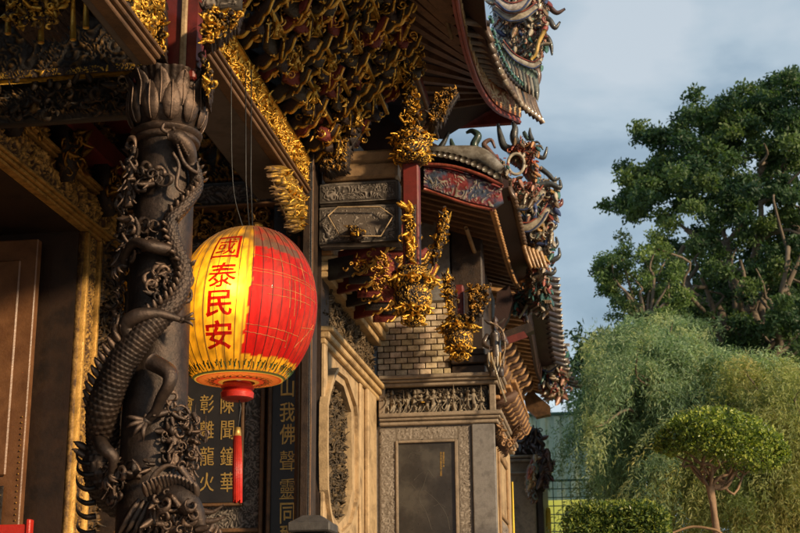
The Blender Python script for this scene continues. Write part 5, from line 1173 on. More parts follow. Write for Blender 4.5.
# sunlit bracket ends and mouldings running back under the side eave
for i in range(9):
    mb = MB(); y = Y2+.12+.33*i
    arm(mb, (XC-.1, y, zW(386)-.30), (1, .0, 0), .42, .2, .07, .010)
    mb.build('bracket', M['ochre_carved'], wing)
mb = MB()
for k in range(5): bbox(mb, (XC-.05+.07*k, Y2+.02, zW(384)-.0+.065*k-.28), (XC+.02+.07*k, 19.5, zW(384)+.05+.065*k-.28), .01)
mb.build('stepped_moulding', M['ochre'], wing, smooth=False)
addg = lambda name, poly, Y, sd, mat, n=60, th=.15, size=(.06, .14): (lambda mb: (giltmass(mb, poly, lambda a, b: PY(a, b, Y), (.5, -1, 0), th, n, size, sd), mb.build(name, M[mat], wing)))(MB())
addg('carved_bracket', [(489, 424), (496, 420), (505, 432), (511, 446), (509, 458), (502, 450), (494, 440)], Y2+.1, 171, 'ochre_carved')
addg('carved_bracket', [(503, 444), (512, 430), (523, 419), (524, 428), (516, 442), (510, 452)], 18.4, 172, 'ochre_carved')
# --- roof 2
ze = 6.74
def e2(Y): # eave curve
    t = np.clip((Y-17.6)/1.9, 0, 1); return V(-1.2+.09*t*t, Y, ze-.03+.1*np.clip((16.5-Y)/1.4, 0, 1)*0+.02*t)
Ys = np.linspace(15.2, 19.4, 26); EE = np.array([e2(y) for y in Ys])
mb = MB(); inn = np.array([(-2.5, y, 7.22) for y in Ys]); TE = EE+V(.0, 0, .16); OT = EE+V(.22, 0, .22); RG = np.array([(-3.6, y, 8.6) for y in Ys])
G = np.stack([inn, EE+V(-.01, 0, .1), TE, OT, OT+V(0, 0, .08), RG]); mb.add(G.reshape(-1, 3), gridfaces(6, 26))
for ii in (0, 25): mb.add([g[ii] for g in G], [[0, 1, 2, 3, 4, 5]])
r2 = mb.build('roof', M['redwood_dark'], wing, smooth=False)
for i in range(17):
    y = 15.32+.245*i; e = e2(y+.05); mb = MB(); p0 = V(-2.45, y, 7.12); obox(mb, p0-V(0, .045, 0), e-p0+V(-.02, 0, .02), (0, .085, 0), (0, 0, .075)); mb.build('rafter', M['brown'], r2, smooth=False)
mb = MB(); tube(mb, EE, .03, 6); 
for i in range(34):
    y = 15.2+4.2*i/33; p = e2(y); petal(mb, p+V(.01, 0, .03), (.15, -.05, -1), (1, -.2, 0), .13, .05, .2, (1, 1, 1, .9), 0, .02)
mb.build('scalloped_fringe', M['ochre'], r2)
for i in range(30):
    y = 15.3+4.1*i/29; p = e2(y)+V(.22, 0, .26); mb = MB(); petal(mb, p, (.25, 0, -1), (1, -.4, 0), .2, .065, .15, WARM[i % 3 if i > 14 else 5], 0, .03); tube(mb, [p+V(-.25, 0, .06), p+V(.03, 0, .03)], [.045, .05], 8, 1, CER[8]); mb.build('drip_tile', M['ceramic'], r2)
# painted verge board and ridge tiles
poly = [(424, 188), (424, 166), (450, 168), (476, 176), (500, 186), (503, 200), (492, 208), (470, 203), (446, 195)]
mb = MB(); backing(mb, poly, lambda a, b: PY(a, b, 15.05), (0, 1, 0), .12, (1, 1, 1, 0))
for i in range(2): pass
gx = 90; U_ = np.linspace(0, 1, gx); Vv = np.linspace(0.04, .96, 22)
topl = lambda t: np.array([np.interp(t, [0, .35, .7, 1], [424, 450, 478, 503]), np.interp(t, [0, .35, .7, 1], [167, 169, 178, 188])]); botl = lambda t: np.array([np.interp(t, [0, .35, .7, 1], [424, 446, 470, 493]), np.interp(t, [0, .35, .7, 1], [187, 195, 203, 208])])
pts = np.array([[PY(*(topl(a)*(1-b)+botl(a)*b), 15.045) for b in Vv] for a in U_]); uu = pts[..., 0]; ww = pts[..., 2]; hh_ = carvefn(uu, ww, 9, 181); pts[..., 1] -= hh_*.015; cc = np.ones(hh_.shape+(4,)); cc[..., 3] = hh_; mb.add(pts.reshape(-1, 3), gridfaces(gx, 22), cc.reshape(-1, 4))
mb.build('painted_verge_board', M['scroll_red'], r2)
mb = MB(); tube(mb, spline([PY(422, 164, 15.0), PY(450, 166, 15.0), PY(478, 174, 15.0), PY(503, 186, 15.0)], 5), .022, 8, col=CER[2]); tube(mb, spline([PY(424, 189, 15.0), PY(446, 197, 15.0), PY(470, 205, 15.0), PY(493, 210, 15.0)], 5), .018, 8, col=CER[2]); mb.build('verge_trim', M['ceramic'], r2)
mb = MB()
for i in range(13):
    t = i/12; p = PY(432+66*t, 157+2*t+20*t*t, 15.1); tube(mb, [p+V(0, -.12, .0), p+V(0, .9, .05)], [.05, .05], 10, .8, [C4(.14, .12, .09), C4(.09, .07, .055)][i % 2])
a, b = PY(426, 154, 15.2), PY(480, 156, 15.2); tube(mb, spline([a, (a+b)/2, b, PY(500, 172, 15.2)], 5), [.07, .1, .09, .07], 10, 1.2, C4(.25, .23, .2)); mb.build('ridge_tiles', M['ceramic'], r2)
mb = MB(); poly = [(502, 262), (527, 264), (531, 280), (521, 291), (508, 290), (502, 278)]; backing(mb, poly, lambda a, b: PY(a, b, 19.3), (0, 1, 0), .1); 
for i in range(7): petal(mb, PY(504+i*3.6, 262+i*.5, 19.25), (.1, 0, 1), (0, -1, 0), .13, .03, .2, (1, 1, 1, 1), 0, .02)
mb.build('corner_plate', M['ochre_bright'], r2, smooth=False)
mb = MB(); tube(mb, [PY(466, 228, 16.1), PY(478, 262, 17.2)], .028, 8); mb.build('rod', M['brown_light'], r2)
# dark timber boards between the roofs
mb = MB(); box(mb, (-2.6, 17.2, 6.0), (-1.72, 19.2, 7.0)); box(mb, (-1.7, 17.6, 5.3), (-1.5, 19.3, 6.6)); mb.build('eave_box', M['darkwood'], wing, smooth=False)
mb = MB(); poly = [(497, 292), (509, 284), (513, 300), (508, 318), (500, 330), (494, 318)]; backing(mb, poly, lambda a, b: PY(a, b, 18.6), (0, 1, 0), .2); mb.build('carved_bracket', M['redwood_dark'], wing, smooth=False)

# ================================================================== REAR HALL roof 3
DK0 = C4(.05, .045, .045)
rear = thing('rear_hall', 'rear hall with rafters coloured sunlit orange under an upturned tiled eave, beyond the side hall', 'hall')
def e3(Y): t = np.clip((Y-25)/3, 0, 1); return V(-1.12-.1*(Y-20.5)/5+.32*t*t, Y, 6.84-.012*(Y-20.5)-.1*t)
Ys = np.linspace(19.9, 28, 30); EE = np.array([e3(y) for y in Ys]); inn = np.array([(-3.0, y, 7.25) for y in Ys]); OT = EE+V(.34, 0, .3); RG = np.array([(-4.6, y, 9.2) for y in Ys])
mb = MB(); G = np.stack([inn, EE+V(0, 0, .09), EE+V(.03, 0, .24), OT, OT+V(0, 0, .1), RG]); mb.add(G.reshape(-1, 3), gridfaces(6, 30))
for ii in (0, 29): mb.add([g[ii] for g in G], [[0, 1, 2, 3, 4, 5]])
r3 = mb.build('roof', M['redwood_dark'], rear, smooth=False)
for i in range(24):
    y = 20.0+.335*i; e = e3(y); mb = MB(); p0 = V(-2.95, y, 7.16); obox(mb, p0-V(0, .06, 0), e-p0, (0, .12, 0), (0, 0, .09)); mb.build('rafter', M['ochre'], r3, smooth=False)  # orange light on the rafters is given by their ochre colour
mb = MB(); tube(mb, EE, .035, 6); G = np.stack([EE+V(.02, 0, 0), EE+V(.06, 0, .22)]); mb.add(G.reshape(-1, 3), gridfaces(2, 30)); mb.build('fascia_board', M['redwood_dark'], r3)
for i in range(22):
    y = 20.1+7.8*i/21; p = e3(y)+V(.34, 0, .33); mb = MB(); petal(mb, p-V(.1, 0, 0), (.85, -.1, -.5), (.6, -.4, .6), .34, .10, .15, [C4(.07, .05, .045), DK0, C4(.11, .08, .065)][i % 3], 0, .05); mb.build('drip_tile', M['ceramic'], r3)
mb = MB(); poly = [(524, 398), (530, 388), (536, 394), (550, 406), (550, 414), (536, 417), (526, 408)]; backing(mb, poly, lambda a, b: PY(a, b, 27.6), (0, 1, 0), .3); mb.build('corner_plate', M['brown'], r3, smooth=False)
mb = MB(); box(mb, (-6, 19.7, 0), (-2.4, 28, 7.0)); mb.build('wall', M['plain'], rear, smooth=False)
mb = MB(); poly = [(496, 334), (530, 322), (534, 330), (520, 336), (500, 342)]; backing(mb, poly, lambda a, b: PY(a, b, 20.2), (0, 1, 0), .25); mb.build('verge_board', M['darkwood'], r3, smooth=False)
mb = MB(); poly = [(504, 338), (524, 331), (528, 337), (508, 344)]; backing(mb, poly, lambda a, b: PY(a, b, 20.15), (0, 1, 0), .02); mb.build('red_panel', M['redwood_dark2'], r3, smooth=False)
for k, y in enumerate(np.linspace(20.2, 26.5, 12)):
    mb = MB(); x = -1.95+.02*k; arm(mb, (x-.4, y, 6.25), (1, 0, 0), .6, .26, .12, .02); arm(mb, (x-.2, y, 6.5), (1, 0, 0), .6, .26, .12, .02); mb.build('bracket', M['ochre_carved'], rear)
mb = MB()
for k in range(4): bbox(mb, (-2.4, 19.8, 5.9+.16*k), (-2.2+.1*k, 27.9, 6.04+.16*k), .02)
mb.build('stepped_moulding', M['ochre'], rear, smooth=False)

# far gatehouse pavilion
pav = thing('gate_pavilion', 'small stone pavilion with dark curled eave end, before the green screen', 'pavilion')
PYY = 30.0; xz = lambda a, b: PY(a, b, PYY)
mb = MB(); bbox(mb, (xz(510, 470)[0], PYY, 0), (xz(534, 470)[0], PYY+3, xz(520, 458)[2]), .03); mb.build('wall', M['stone_warm'], pav, smooth=False)
mb = MB()
for y0, y1, e in ((463, 459, 536), (459, 455, 539), (475, 472, 535.5)): a, b = xz(508, y0), xz(e, y1); bbox(mb, (a[0], PYY-.15, a[2]), (b[0], PYY+3.1, b[2]-.004), .02)
mb.build('ledge', M['stone_warm'], pav, smooth=False)
mb = MB(); bbox(mb, (xz(534.5, 470)[0], PYY+.4, 0), (xz(541, 470)[0], PYY+3.2, xz(520, 470)[2]), .02); mb.build('side_wall', M['darkwood'], pav, smooth=False)
mb = MB(); bbox(mb, (xz(513, 470)[0], PYY+.1, xz(520, 455)[2]), (xz(538, 470)[0], PYY+3, xz(520, 432)[2]), .05); mb.build('eave_box', M['darkwood'], pav, smooth=False)
for nm, poly, sd, Yo, pal in (('carved_eave_end', [(530, 432), (538, 434), (546, 448), (556, 464), (550, 484), (544, 494), (540, 476), (536, 456)], 191, 0, [C4(.12, .05, .05), C4(.06, .04, .04), C4(.2, .12, .1)]), ('carved_bracket', [(534, 452), (537, 462), (532, 474), (531, 488), (536, 500), (530, 502), (526, 490), (526, 474)], 192, -.4, WARM), ('ridge_end', [(518, 436), (526, 430), (538, 430), (540, 446), (520, 448)], 193, -.1, [C4(.08, .05, .05), C4(.05, .035, .035)])):
    mb = MB(); ceramicmass(mb, poly, lambda a, b: PY(a, b, PYY+Yo), (.2, -1, 0), .4, 60, (.15, .35), sd, pal); mb.build(nm, M['ceramic'], pav)

# ================================================================== ROOF ORNAMENTS
def ornament(name, label, cat, polys, horns=(), arcs=(), rings=(), figs=(), group=None, base=None):
    t = thing(name, label, cat, group=group)
    for nm, poly, Y, N, th, n, size, sd, pal in polys:
        mb = MB(); ceramicmass(mb, poly, (lambda Y: lambda a, b: PY(a, b, Y))(Y), N, th, n, size, sd, pal); mb.build(nm, M['ceramic'], t)
    for nm, px, Y, r0_, r1_, c in horns:
        mb = MB(); horn(mb, px, Y, r0_, r1_, c); mb.build(nm, M['ceramic'], t)
    for px, Y, r, c in arcs:
        mb = MB(); P = spline([PY(a, b, Y) for a, b in px], 6); tube(mb, P, [r*.6, r, r*.6], 10, .6, c, up=(0, 1, 0)); tube(mb, P+V(0, -r*.5, r*.9), r*.16, 6, 1, CER[2]); tube(mb, P+V(0, -r*.6, -r*.9), r*.16, 6, 1, CER[6]); mb.build('glazed_band', M['ceramic'], t)
    for (a, b), Y, rx, r, c in rings:
        mb = MB(); o = PY(a, b, Y); an = np.linspace(0, 2*pi, 30); tube(mb, np.stack([o[0]+rx*np.cos(an), np.full(30, Y), o[2]+rx*1.35*np.sin(an)], -1), r, 8, 1, c); mb.build('ring', M['ceramic'], t)
    for (a, b), Y, h, sd in figs:
        mb = MB(); figure(mb, PY(a, b, Y), h, (.3, -1, 0), sd, CER[0], CER); mb.build('figurine', M['ceramic'], t)
    return t
DK = C4(.07, .075, .075); DK2 = C4(.05, .09, .08); PAL_L = CER[:2]*3+[CER[4], CER[7], CER[10], CER[2], CER[6], CER[8]]
PALW = [CER[0], CER[1], CER[10], CER[0], CER[3], CER[8], CER[4], CER[6]]
ornament('roof_dragon', 'pale ceramic relief dragon with dark hooked tails on the uppermost roof corner', 'roof ornament',
    [('body', [(489, -8), (497, 34), (506, 54), (524, 66), (538, 78), (543, 56), (546, 30), (546, -10)], 16.0, (.4, -1, 0), .3, 170, (.10, .22), 301, PALW),
     ('lower_body', [(500, 40), (512, 60), (530, 74), (534, 84), (518, 76), (504, 60)], 15.7, (.4, -1, 0), .15, 60, (.08, .15), 302, [CER[4], CER[0], CER[1]])],
    [('hook_tail', [(542, 2), (550, 8), (557, 13), (565, 9)], 16.0, .055, .02, C4(.10, .06, .055)), ('hook_tail', [(541, 18), (549, 20), (555, 28), (560, 22)], 16.0, .06, .018, DK), ('hook_tail', [(541, 36), (547, 38), (551, 46), (552, 55)], 16.0, .06, .016, DK), ('hook_tail', [(540, -20), (548, -12), (560, -10), (563, -16)], 16.0, .05, .02, DK),
     ('gilded_stem', [(545, 30), (539, 42), (536, 54), (531, 60)], 15.7, .035, .02, C4(.55, .34, .06)), ('corner_lobe', [(533, 66), (537, 72), (538, 80), (534, 92)], 15.9, .07, .03, C4(.14, .08, .06))],
    [([(496, -2), (508, 8), (522, 6), (532, -6)], 15.6, .07, C4(.5, .44, .38)), ([(494, 8), (508, 18), (524, 16), (538, 6)], 15.7, .06, CER[0]), ([(503, 44), (515, 58), (532, 66), (541, 62)], 15.5, .05, CER[0])])
rd = [o for o in COL.objects if o.name.startswith('roof_dragon')][0]
for i in range(11):
    q = i/10; a, b = 497+37*q, 46+30*q**.8; mb = MB(); petal(mb, PY(a, b, 15.55), (.12, -.05, -1), (-.2, -1, 0), .26+.12*q, .045, .12, [C4(.34, .31, .25), C4(.16, .17, .14), C4(.22, .15, .10)][i % 3], 0, .04); tube(mb, [PY(a, b-2, 15.7), PY(a, b, 15.5)], .05, 8, 1, C4(.18, .26, .22)); mb.build('hanging_tooth', M['ceramic'], rd)
d2h = [('horn', [(444, 150), (438, 152), (444, 142), (449, 132)], 15.4, .06, .025, DK), ('curled_spine', [(478, 158), (470, 154), (456, 152), (452, 144), (451, 139)], 15.4, .07, .02, DK2), ('curled_spine', [(480, 158), (474, 146), (478, 136), (472, 131), (466, 133)], 15.4, .075, .02, DK2), ('curled_spine', [(496, 160), (488, 150), (484, 144), (491, 140), (495, 148)], 15.4, .05, .018, C4(.2, .12, .1)),
    ('horn', [(512, 150), (504, 146), (500, 134), (498, 124)], 15.8, .07, .022, DK), ('horn', [(520, 148), (514, 138), (515, 128), (512, 122)], 15.8, .08, .02, DK), ('horn', [(532, 140), (530, 134), (530, 128)], 15.8, .04, .012, DK), ('horn', [(528, 140), (524, 132), (526, 138), (535, 142)], 15.8, .03, .012, DK2),
    ('whisker', [(532, 148), (540, 146), (543, 150)], 15.8, .03, .01, DK2), ('whisker', [(534, 154), (543, 158), (546, 152), (547, 147)], 15.8, .04, .014, DK), ('whisker', [(532, 144), (537, 142), (540, 144)], 15.8, .025, .01, DK)]
ornament('roof_dragon', 'ceramic dragon head with long dark horns and a white ring, below the red roof corner', 'roof ornament',
    [('head', [(508, 148), (520, 142), (533, 144), (538, 152), (532, 160), (540, 174), (536, 186), (528, 178), (520, 166), (510, 160)], 15.8, (.3, -1, 0), .25, 110, (.08, .16), 311, [C4(.45, .12, .06), C4(.5, .25, .1), CER[0], CER[9], CER[2], CER[5], CER[8]]),
     ('tail', [(452, 152), (470, 154), (490, 156), (506, 160), (508, 176), (496, 174), (476, 162), (454, 158)], 15.5, (.2, -1, 0), .15, 70, (.06, .13), 312, CER),
     ('neck', [(497, 164), (508, 176), (524, 186), (540, 188), (536, 204), (520, 204), (506, 196), (500, 184)], 15.7, (.3, -1, 0), .25, 90, (.08, .16), 313, [CER[2], CER[3], CER[8], CER[1], CER[4], CER[10]])],
    d2h, [], [((516, 164), 15.6, .10, .02, CER[0])])
ornament('roof_dragon', 'ceramic coil with two white glazed bands and hooked fins on the side hall roof', 'roof ornament',
    [('body', [(506, 192), (524, 188), (540, 180), (551, 186), (553, 208), (552, 234), (549, 262), (545, 282), (536, 276), (530, 250), (524, 228), (512, 210)], 17.4, (.4, -1, 0), .35, 260, (.10, .22), 321, PAL_L),
     ('lower_body', [(528, 262), (546, 262), (550, 286), (548, 308), (541, 318), (532, 308), (526, 292)], 18.6, (.4, -1, 0), .3, 90, (.10, .22), 322, [CER[5], CER[4], CER[9], CER[8], CER[0], CER[2]])],
    [('hook_fin', [(540, 168), (548, 174), (554, 180), (560, 178)], 17.0, .05, .015, DK), ('hook_fin', [(536, 186), (550, 184), (560, 188), (560, 180)], 17.0, .06, .02, DK), ('hook_fin', [(545, 200), (554, 206), (561, 204), (562, 199)], 17.3, .055, .02, C4(.2, .06, .05)), ('hook_fin', [(545, 224), (552, 228), (556, 226), (556, 222)], 17.4, .045, .015, DK), ('hook_fin', [(545, 246), (552, 248), (557, 244), (556, 237)], 17.6, .055, .018, DK), ('hook_fin', [(545, 258), (552, 260), (559, 256), (559, 248)], 17.8, .06, .018, DK), ('hook_fin', [(545, 272), (551, 274), (555, 271), (555, 267)], 18.2, .045, .015, DK)]
    + [('orange_rib', [(524+k*4, 246+k*1.5), (528+k*4, 258+k), (532+k*3.6, 268)], 17.1, .04, .022, C4(.5, .3, .14)) for k in range(5)],
    [([(510, 204), (524, 206), (536, 200), (544, 190)], 17.0, .075, CER[0]), ([(515, 226), (528, 228), (540, 220), (548, 208)], 17.1, .07, CER[0])], [], [((536, 218), 16.9, .25, 5), ((528, 196), 16.8, .22, 6), ((540, 240), 17.2, .25, 7)])
ornament('roof_dragon', 'green and purple glazed fish head piece under the orange corner plate of the side roof', 'roof ornament',
    [('body', [(510, 296), (522, 288), (534, 290), (534, 306), (524, 318), (514, 314)], 19.0, (.3, -1, 0), .25, 80, (.10, .2), 331, [CER[5], CER[4], CER[9], CER[2], C4(.14, .06, .1)])],
    [('pale_rib', [(528, 292), (528, 302), (523, 312), (519, 318)], 18.8, .03, .02, C4(.4, .35, .2)), ('pale_rib', [(534, 294), (536, 302), (532, 312)], 18.8, .03, .02, C4(.4, .25, .15))])
ornament('roof_dragon', 'weathered pale ceramic dragon with raised snout on the farthest roof corner', 'roof ornament',
    [('body', [(540, 342), (548, 334), (553, 322), (556, 340), (562, 350), (560, 366), (563, 384), (558, 398), (548, 402), (541, 390), (538, 364)], 26.5, (.4, -1, 0), .5, 190, (.14, .34), 341, PALW+[CER[9], CER[9]])],
    [('snout', [(553, 336), (555, 326), (559, 322), (560, 334)], 26.5, .1, .05, C4(.24, .18, .15)), ('horn', [(556, 338), (559, 328), (558, 321)], 26.5, .07, .03, C4(.2, .16, .13)), ('spine', [(560, 352), (565, 350), (564, 344)], 26.5, .05, .02, CER[9]), ('spine', [(560, 362), (566, 362), (566, 358)], 26.5, .05, .02, CER[8]), ('spine', [(560, 378), (567, 378), (568, 372)], 26.5, .05, .02, CER[9])]
    + [('hanging_tooth', [(547+k*4, 396-k*3), (548.5+k*4, 404-k*3)], 26.8, .06, .015, DK2) for k in range(4)],
    [([(541, 366), (550, 368), (560, 360)], 26.2, .09, CER[0])])

# warrior statue
ws = thing('statue', 'dark bearded warrior statue holding a pale staff, standing on the corner ledge', 'statue')
SY = 16.55; b = PY(497, 377, SY)
mb = MB(); k = (PY(495, 320, SY)[2]-b[2])/1.0
P = [b+V(0, 0, .0), b+V(.01, 0, .12), b+V(.0, 0, .26), b+V(-.01, 0, .40), b+V(-.01, 0, .52), b+V(-.01, 0, .6)]
tube(mb, P, [.05, .08, .1, .085, .1, .04], 14, .8, C4(.10, .075, .06)); sphere(mb, P[-1]+V(0, 0, .055), .055, 12, C4(.14, .09, .07), s=(.9, .95, 1.15)); sphere(mb, P[-1]+V(0, -.045, .05), .015, 8, C4(.14, .09, .07)); petal(mb, P[-1]+V(0, -.05, .03), (0, -.1, -1), (0, -1, 0), .1, .02, .1, C4(.04, .03, .03))
for s in (-1, 1):
    sh = P[4]+V(.09*s, 0, .02); el = sh+V(.05*s, -.05, -.12); ha = V(b[0]+.075*s+.02, SY-.12, b[2]+.4+.06*s); tube(mb, spline([sh, el, ha], 5), [.038, .032, .022], 10, 1, C4(.10, .07, .055))
    for f_ in range(4): tube(mb, [ha+V(-.012*s, -.012, .012*(f_-1.5)), ha+V(.012, -.03, .012*(f_-1.5)), ha+V(.02*s, -.012, .012*(f_-1.5))], .007, 5, 1, C4(.14, .09, .07))
    tube(mb, [b+V(.045*s, -.02, .14), b+V(.05*s, -.03, 0)], [.045, .04], 10, 1, C4(.07, .05, .04))
bd = mb.build('figure', M['ceramic'], ws)
mb = MB()
petal(mb, P[-1]+V(0, 0, .07), (.1, 0, 1), (0, -1, 0), .11, .04, .1, C4(.09, .06, .05), 0, .03)
for s in (-1, 1): petal(mb, P[-1]+V(.03*s, 0, .08), (s*.9, 0, .5), (0, -1, 0), .12, .022, .3, C4(.08, .06, .05), 0, .02)
mb.build('hat', M['ceramic'], bd)
mb = MB(); tube(mb, [PY(491, 356, SY-.14), PY(498, 378, SY-.14), PY(506, 402, SY-.2)], .014, 8, 1, C4(.42, .34, .22)); tube(mb, spline([PY(490, 322, SY-.1), PY(502, 330, SY-.1), PY(505, 348, SY-.1), PY(501, 362, SY-.1)], 5), .010, 6, 1, C4(.35, .25, .15)); mb.build('staff', M['ceramic'], ws)
mb = MB()
for i in range(6): petal(mb, b+V(-.09+.036*i, -.075, .3), (0, -.1, -1), (0, -1, 0), .2, .02, .15, CER[[1, 7, 9][i % 3]], 0, .01)
mb.build('skirt_panel', M['ceramic'], bd)

# ================================================================== small things
mb = MB(); p = PY(313, 516, 11.0); x0, x1 = PY(292, 528, 11)[0], PY(334, 528, 11)[0]; cx_ = (x0+x1)/2; hw = (x1-x0)/2; zt_ = p[2]
pc_ = thing('stone_post', 'dark square stone post with a low pyramid cap, in front of the couplet board', 'post')
mb = MB(); bbox(mb, (cx_-hw*.8, 11-hw*.8, 0), (cx_+hw*.8, 11+hw*.8, zt_-.14), .02); mb.build('post', M['plain_dark'], pc_, smooth=False)
mb = MB(); bbox(mb, (cx_-hw, 11-hw, zt_-.138), (cx_+hw, 11+hw, zt_-.06), .012); k = [(cx_-hw*.9, 11-hw*.9, zt_-.059), (cx_+hw*.9, 11-hw*.9, zt_-.059), (cx_+hw*.9, 11+hw*.9, zt_-.059), (cx_-hw*.9, 11+hw*.9, zt_-.059)]; t_ = [(cx_+(v[0]-cx_)*.45, 11+(v[1]-11)*.45, zt_) for v in k]
mb.add(k+t_, [[0, 1, 5, 4], [1, 2, 6, 5], [2, 3, 7, 6], [3, 0, 4, 7], [4, 5, 6, 7]]); mb.build('cap', M['plain_dark'], pc_, smooth=False)
rt = thing('red_rack', 'red painted rack with an orange board at the bottom left of the photo', 'rack')
a, b = PY(-40, 529, 8), PY(31, 519, 8)
mb = MB(); bbox(mb, (a[0], 8, b[2]-.09), (b[0]-.03, 8.04, b[2]-.03), .006); bbox(mb, (b[0]-.028, 7.99, 0), (b[0]+.0, 8.05, b[2]), .006); bbox(mb, (a[0]-.03, 7.99, 0), (a[0]-.002, 8.05, b[2]), .006); mb.build('frame', M['redglaze'], rt, smooth=False)
mb = MB(); box(mb, (a[0], 8.01, b[2]-.5), (b[0]-.03, 8.03, b[2]-.092)); mb.build('board', M['redwood'], rt, smooth=False)
def banner(name, label, px, top, Y, wpx, mat):
    t = thing(name, label, name.split('_')[-1]); a = PY(px, top, Y); wd = wpx*Y/F
    mb = MB(); xs = np.linspace(0, 1, 7); zs_ = np.linspace(0, 1, 14); v = [(a[0]+wd*x, Y+.03*math.sin(x*6+z*4), a[2]-z*(a[2]-.6)) for x in xs for z in zs_]; mb.add(v+[(p[0], p[1]+.006, p[2]) for p in v], np.vstack([gridfaces(7, 14), gridfaces(7, 14)+98])); mb.build('cloth', M[mat], t)
    mb = MB(); tube(mb, [(a[0]-.02, Y, 0), (a[0]-.02, Y, a[2]+.05)], .02, 8); mb.build('pole', M['black'], t)
banner('yellow_banner', 'narrow yellow banner hanging beside the sunlit side wall', 509.5, 482, 20.5, 3.6, 'yellow')
t = thing('yellow_pole', 'short yellow pole before the green wire fence', 'pole'); a = PY(548, 511, 31)
mb = MB(); lathe(mb, [(.0, a[2]+.1), (.05, a[2]+.06), (.06, a[2]), (.06, 0)][::-1], 12, (a[0], 31, 0)); mb.build('pole', M['yellow'], t)

# green screen wall and fence
gs = thing('corrugated_screen', 'tall pale green corrugated screen between the pavilion and the willow', 'screen')
FY = 40.; a, b = PY(505, 416, FY), PY(640, 416, FY)
mb = MB(); n = 260; xs = np.linspace(a[0], b[0], n); prof = .05*np.clip(np.sin(xs*2*pi/.42)*2.2, -1, 1); zz = [0, 2.9, a[2]]
v = np.concatenate([np.stack([xs, FY+prof, np.full(n, z)], -1) for z in zz]); mb.add(v, gridfaces(3, n)); mb.add(v+V(0, .02, 0), gridfaces(3, n)); mb.build('sheet', M['green_sheet'], gs, smooth=False)
mb = MB(); tube(mb, [(a[0], FY-.1, a[2]), (b[0], FY-.1, a[2])], .05, 8); mb.build('top_rail', M['green_rail'], gs)
gf = thing('wire_fence', 'dark green wire mesh fence in front of the green screen', 'fence')
fy = 34.; a, b = PY(535, 481, fy), PY(640, 481, fy); mb = MB()
for i in range(14): z = a[2]-i*.21; tube(mb, [(a[0], fy, z), (b[0], fy, z)], .014 if i else .03, 5)
mb.build('wire', M['green_rail'], gf)
mb = MB()
for i in range(14): x = a[0]+i*.22; tube(mb, [(x, fy+.02, 0), (x, fy+.02, a[2])], .012, 5)
mb.build('wire', M['green_rail'], gf)
for i in range(2): mb = MB(); x = a[0]+i*1.9+.2; tube(mb, [(x, fy-.02, 0), (x, fy-.02, a[2]+.05)], .04, 8); mb.build('post', M['green_rail'], gf)
ys_ = thing('bright_hoarding', 'low yellow green board seen through the wire fence', 'board'); zz = PY(560, 500, 37)[2]
mb = MB(); box(mb, (-2.2, 37, 0), (1.5, 37.05, zz)); mb.build('board', M['lime'], ys_, smooth=False)

# ================================================================== VEGETATION
def leafcloud(mb, P, size, rs, dirs=None, cols=None, asp=.42, cidx=None):
    """thousands of small folded leaves"""
    P = np.asarray(P); n = len(P); d = rs.normal(size=(n, 3)) if dirs is None else np.asarray(dirs)+rs.normal(size=(n, 3))*.25
    d /= np.linalg.norm(d, axis=1)[:, None]+1e-9; r = rs.normal(size=(n, 3)); s = np.cross(d, r); s /= np.linalg.norm(s, axis=1)[:, None]+1e-9
    L = (size*(.65+.7*rs.rand(n)))[:, None]; nn = np.cross(d, s)
    v = np.stack([P, P+d*L*.5+s*L*asp*.5+nn*L*.06, P+d*L, P+d*L*.5-s*L*asp*.5+nn*L*.06], 1).reshape(-1, 3)
    f = (np.arange(n)*4)[:, None]+np.array([[0, 1, 2, 3]]); cols = np.asarray(cols)
    c = cols[rs.randint(len(cols), size=n) if cidx is None else cidx]; c = c*(.75+.5*rs.rand(n))[:, None]; c = np.hstack([c, np.ones((n, 1))]); mb.add(v, f, np.repeat(c, 4, 0))
def limbs(mb, a, b, r0_, r1_, rs, wob=.08, n=7, seg=8):
    a = np.asarray(a, float); b = np.asarray(b, float); L = np.linalg.norm(b-a); P = [a+(b-a)*t+rs.normal(size=3)*L*wob*math.sin(t*pi) for t in np.linspace(0, 1, n)]; P[0] = a; P[-1] = b
    S_ = spline(P, 3); tube(mb, S_, [r0_, r1_], seg); return S_
def plant(name, label, cat, trunkf, crown, leafmat, barkmat):
    t = thing(name, label, cat); mb = MB(); trunkf(mb); mb.build('trunk', M[barkmat], t); crown.build('crown', M[leafmat], t, smooth=False); return t
rs = np.random.RandomState(21)
def blobpts(c, r, n, rs, shell=.55):
    d = rs.normal(size=(n, 3)); d /= np.linalg.norm(d, axis=1)[:, None]; q = (shell+(1-shell)*rs.rand(n))[:, None]; return np.asarray(c)+d*q*np.asarray(r)
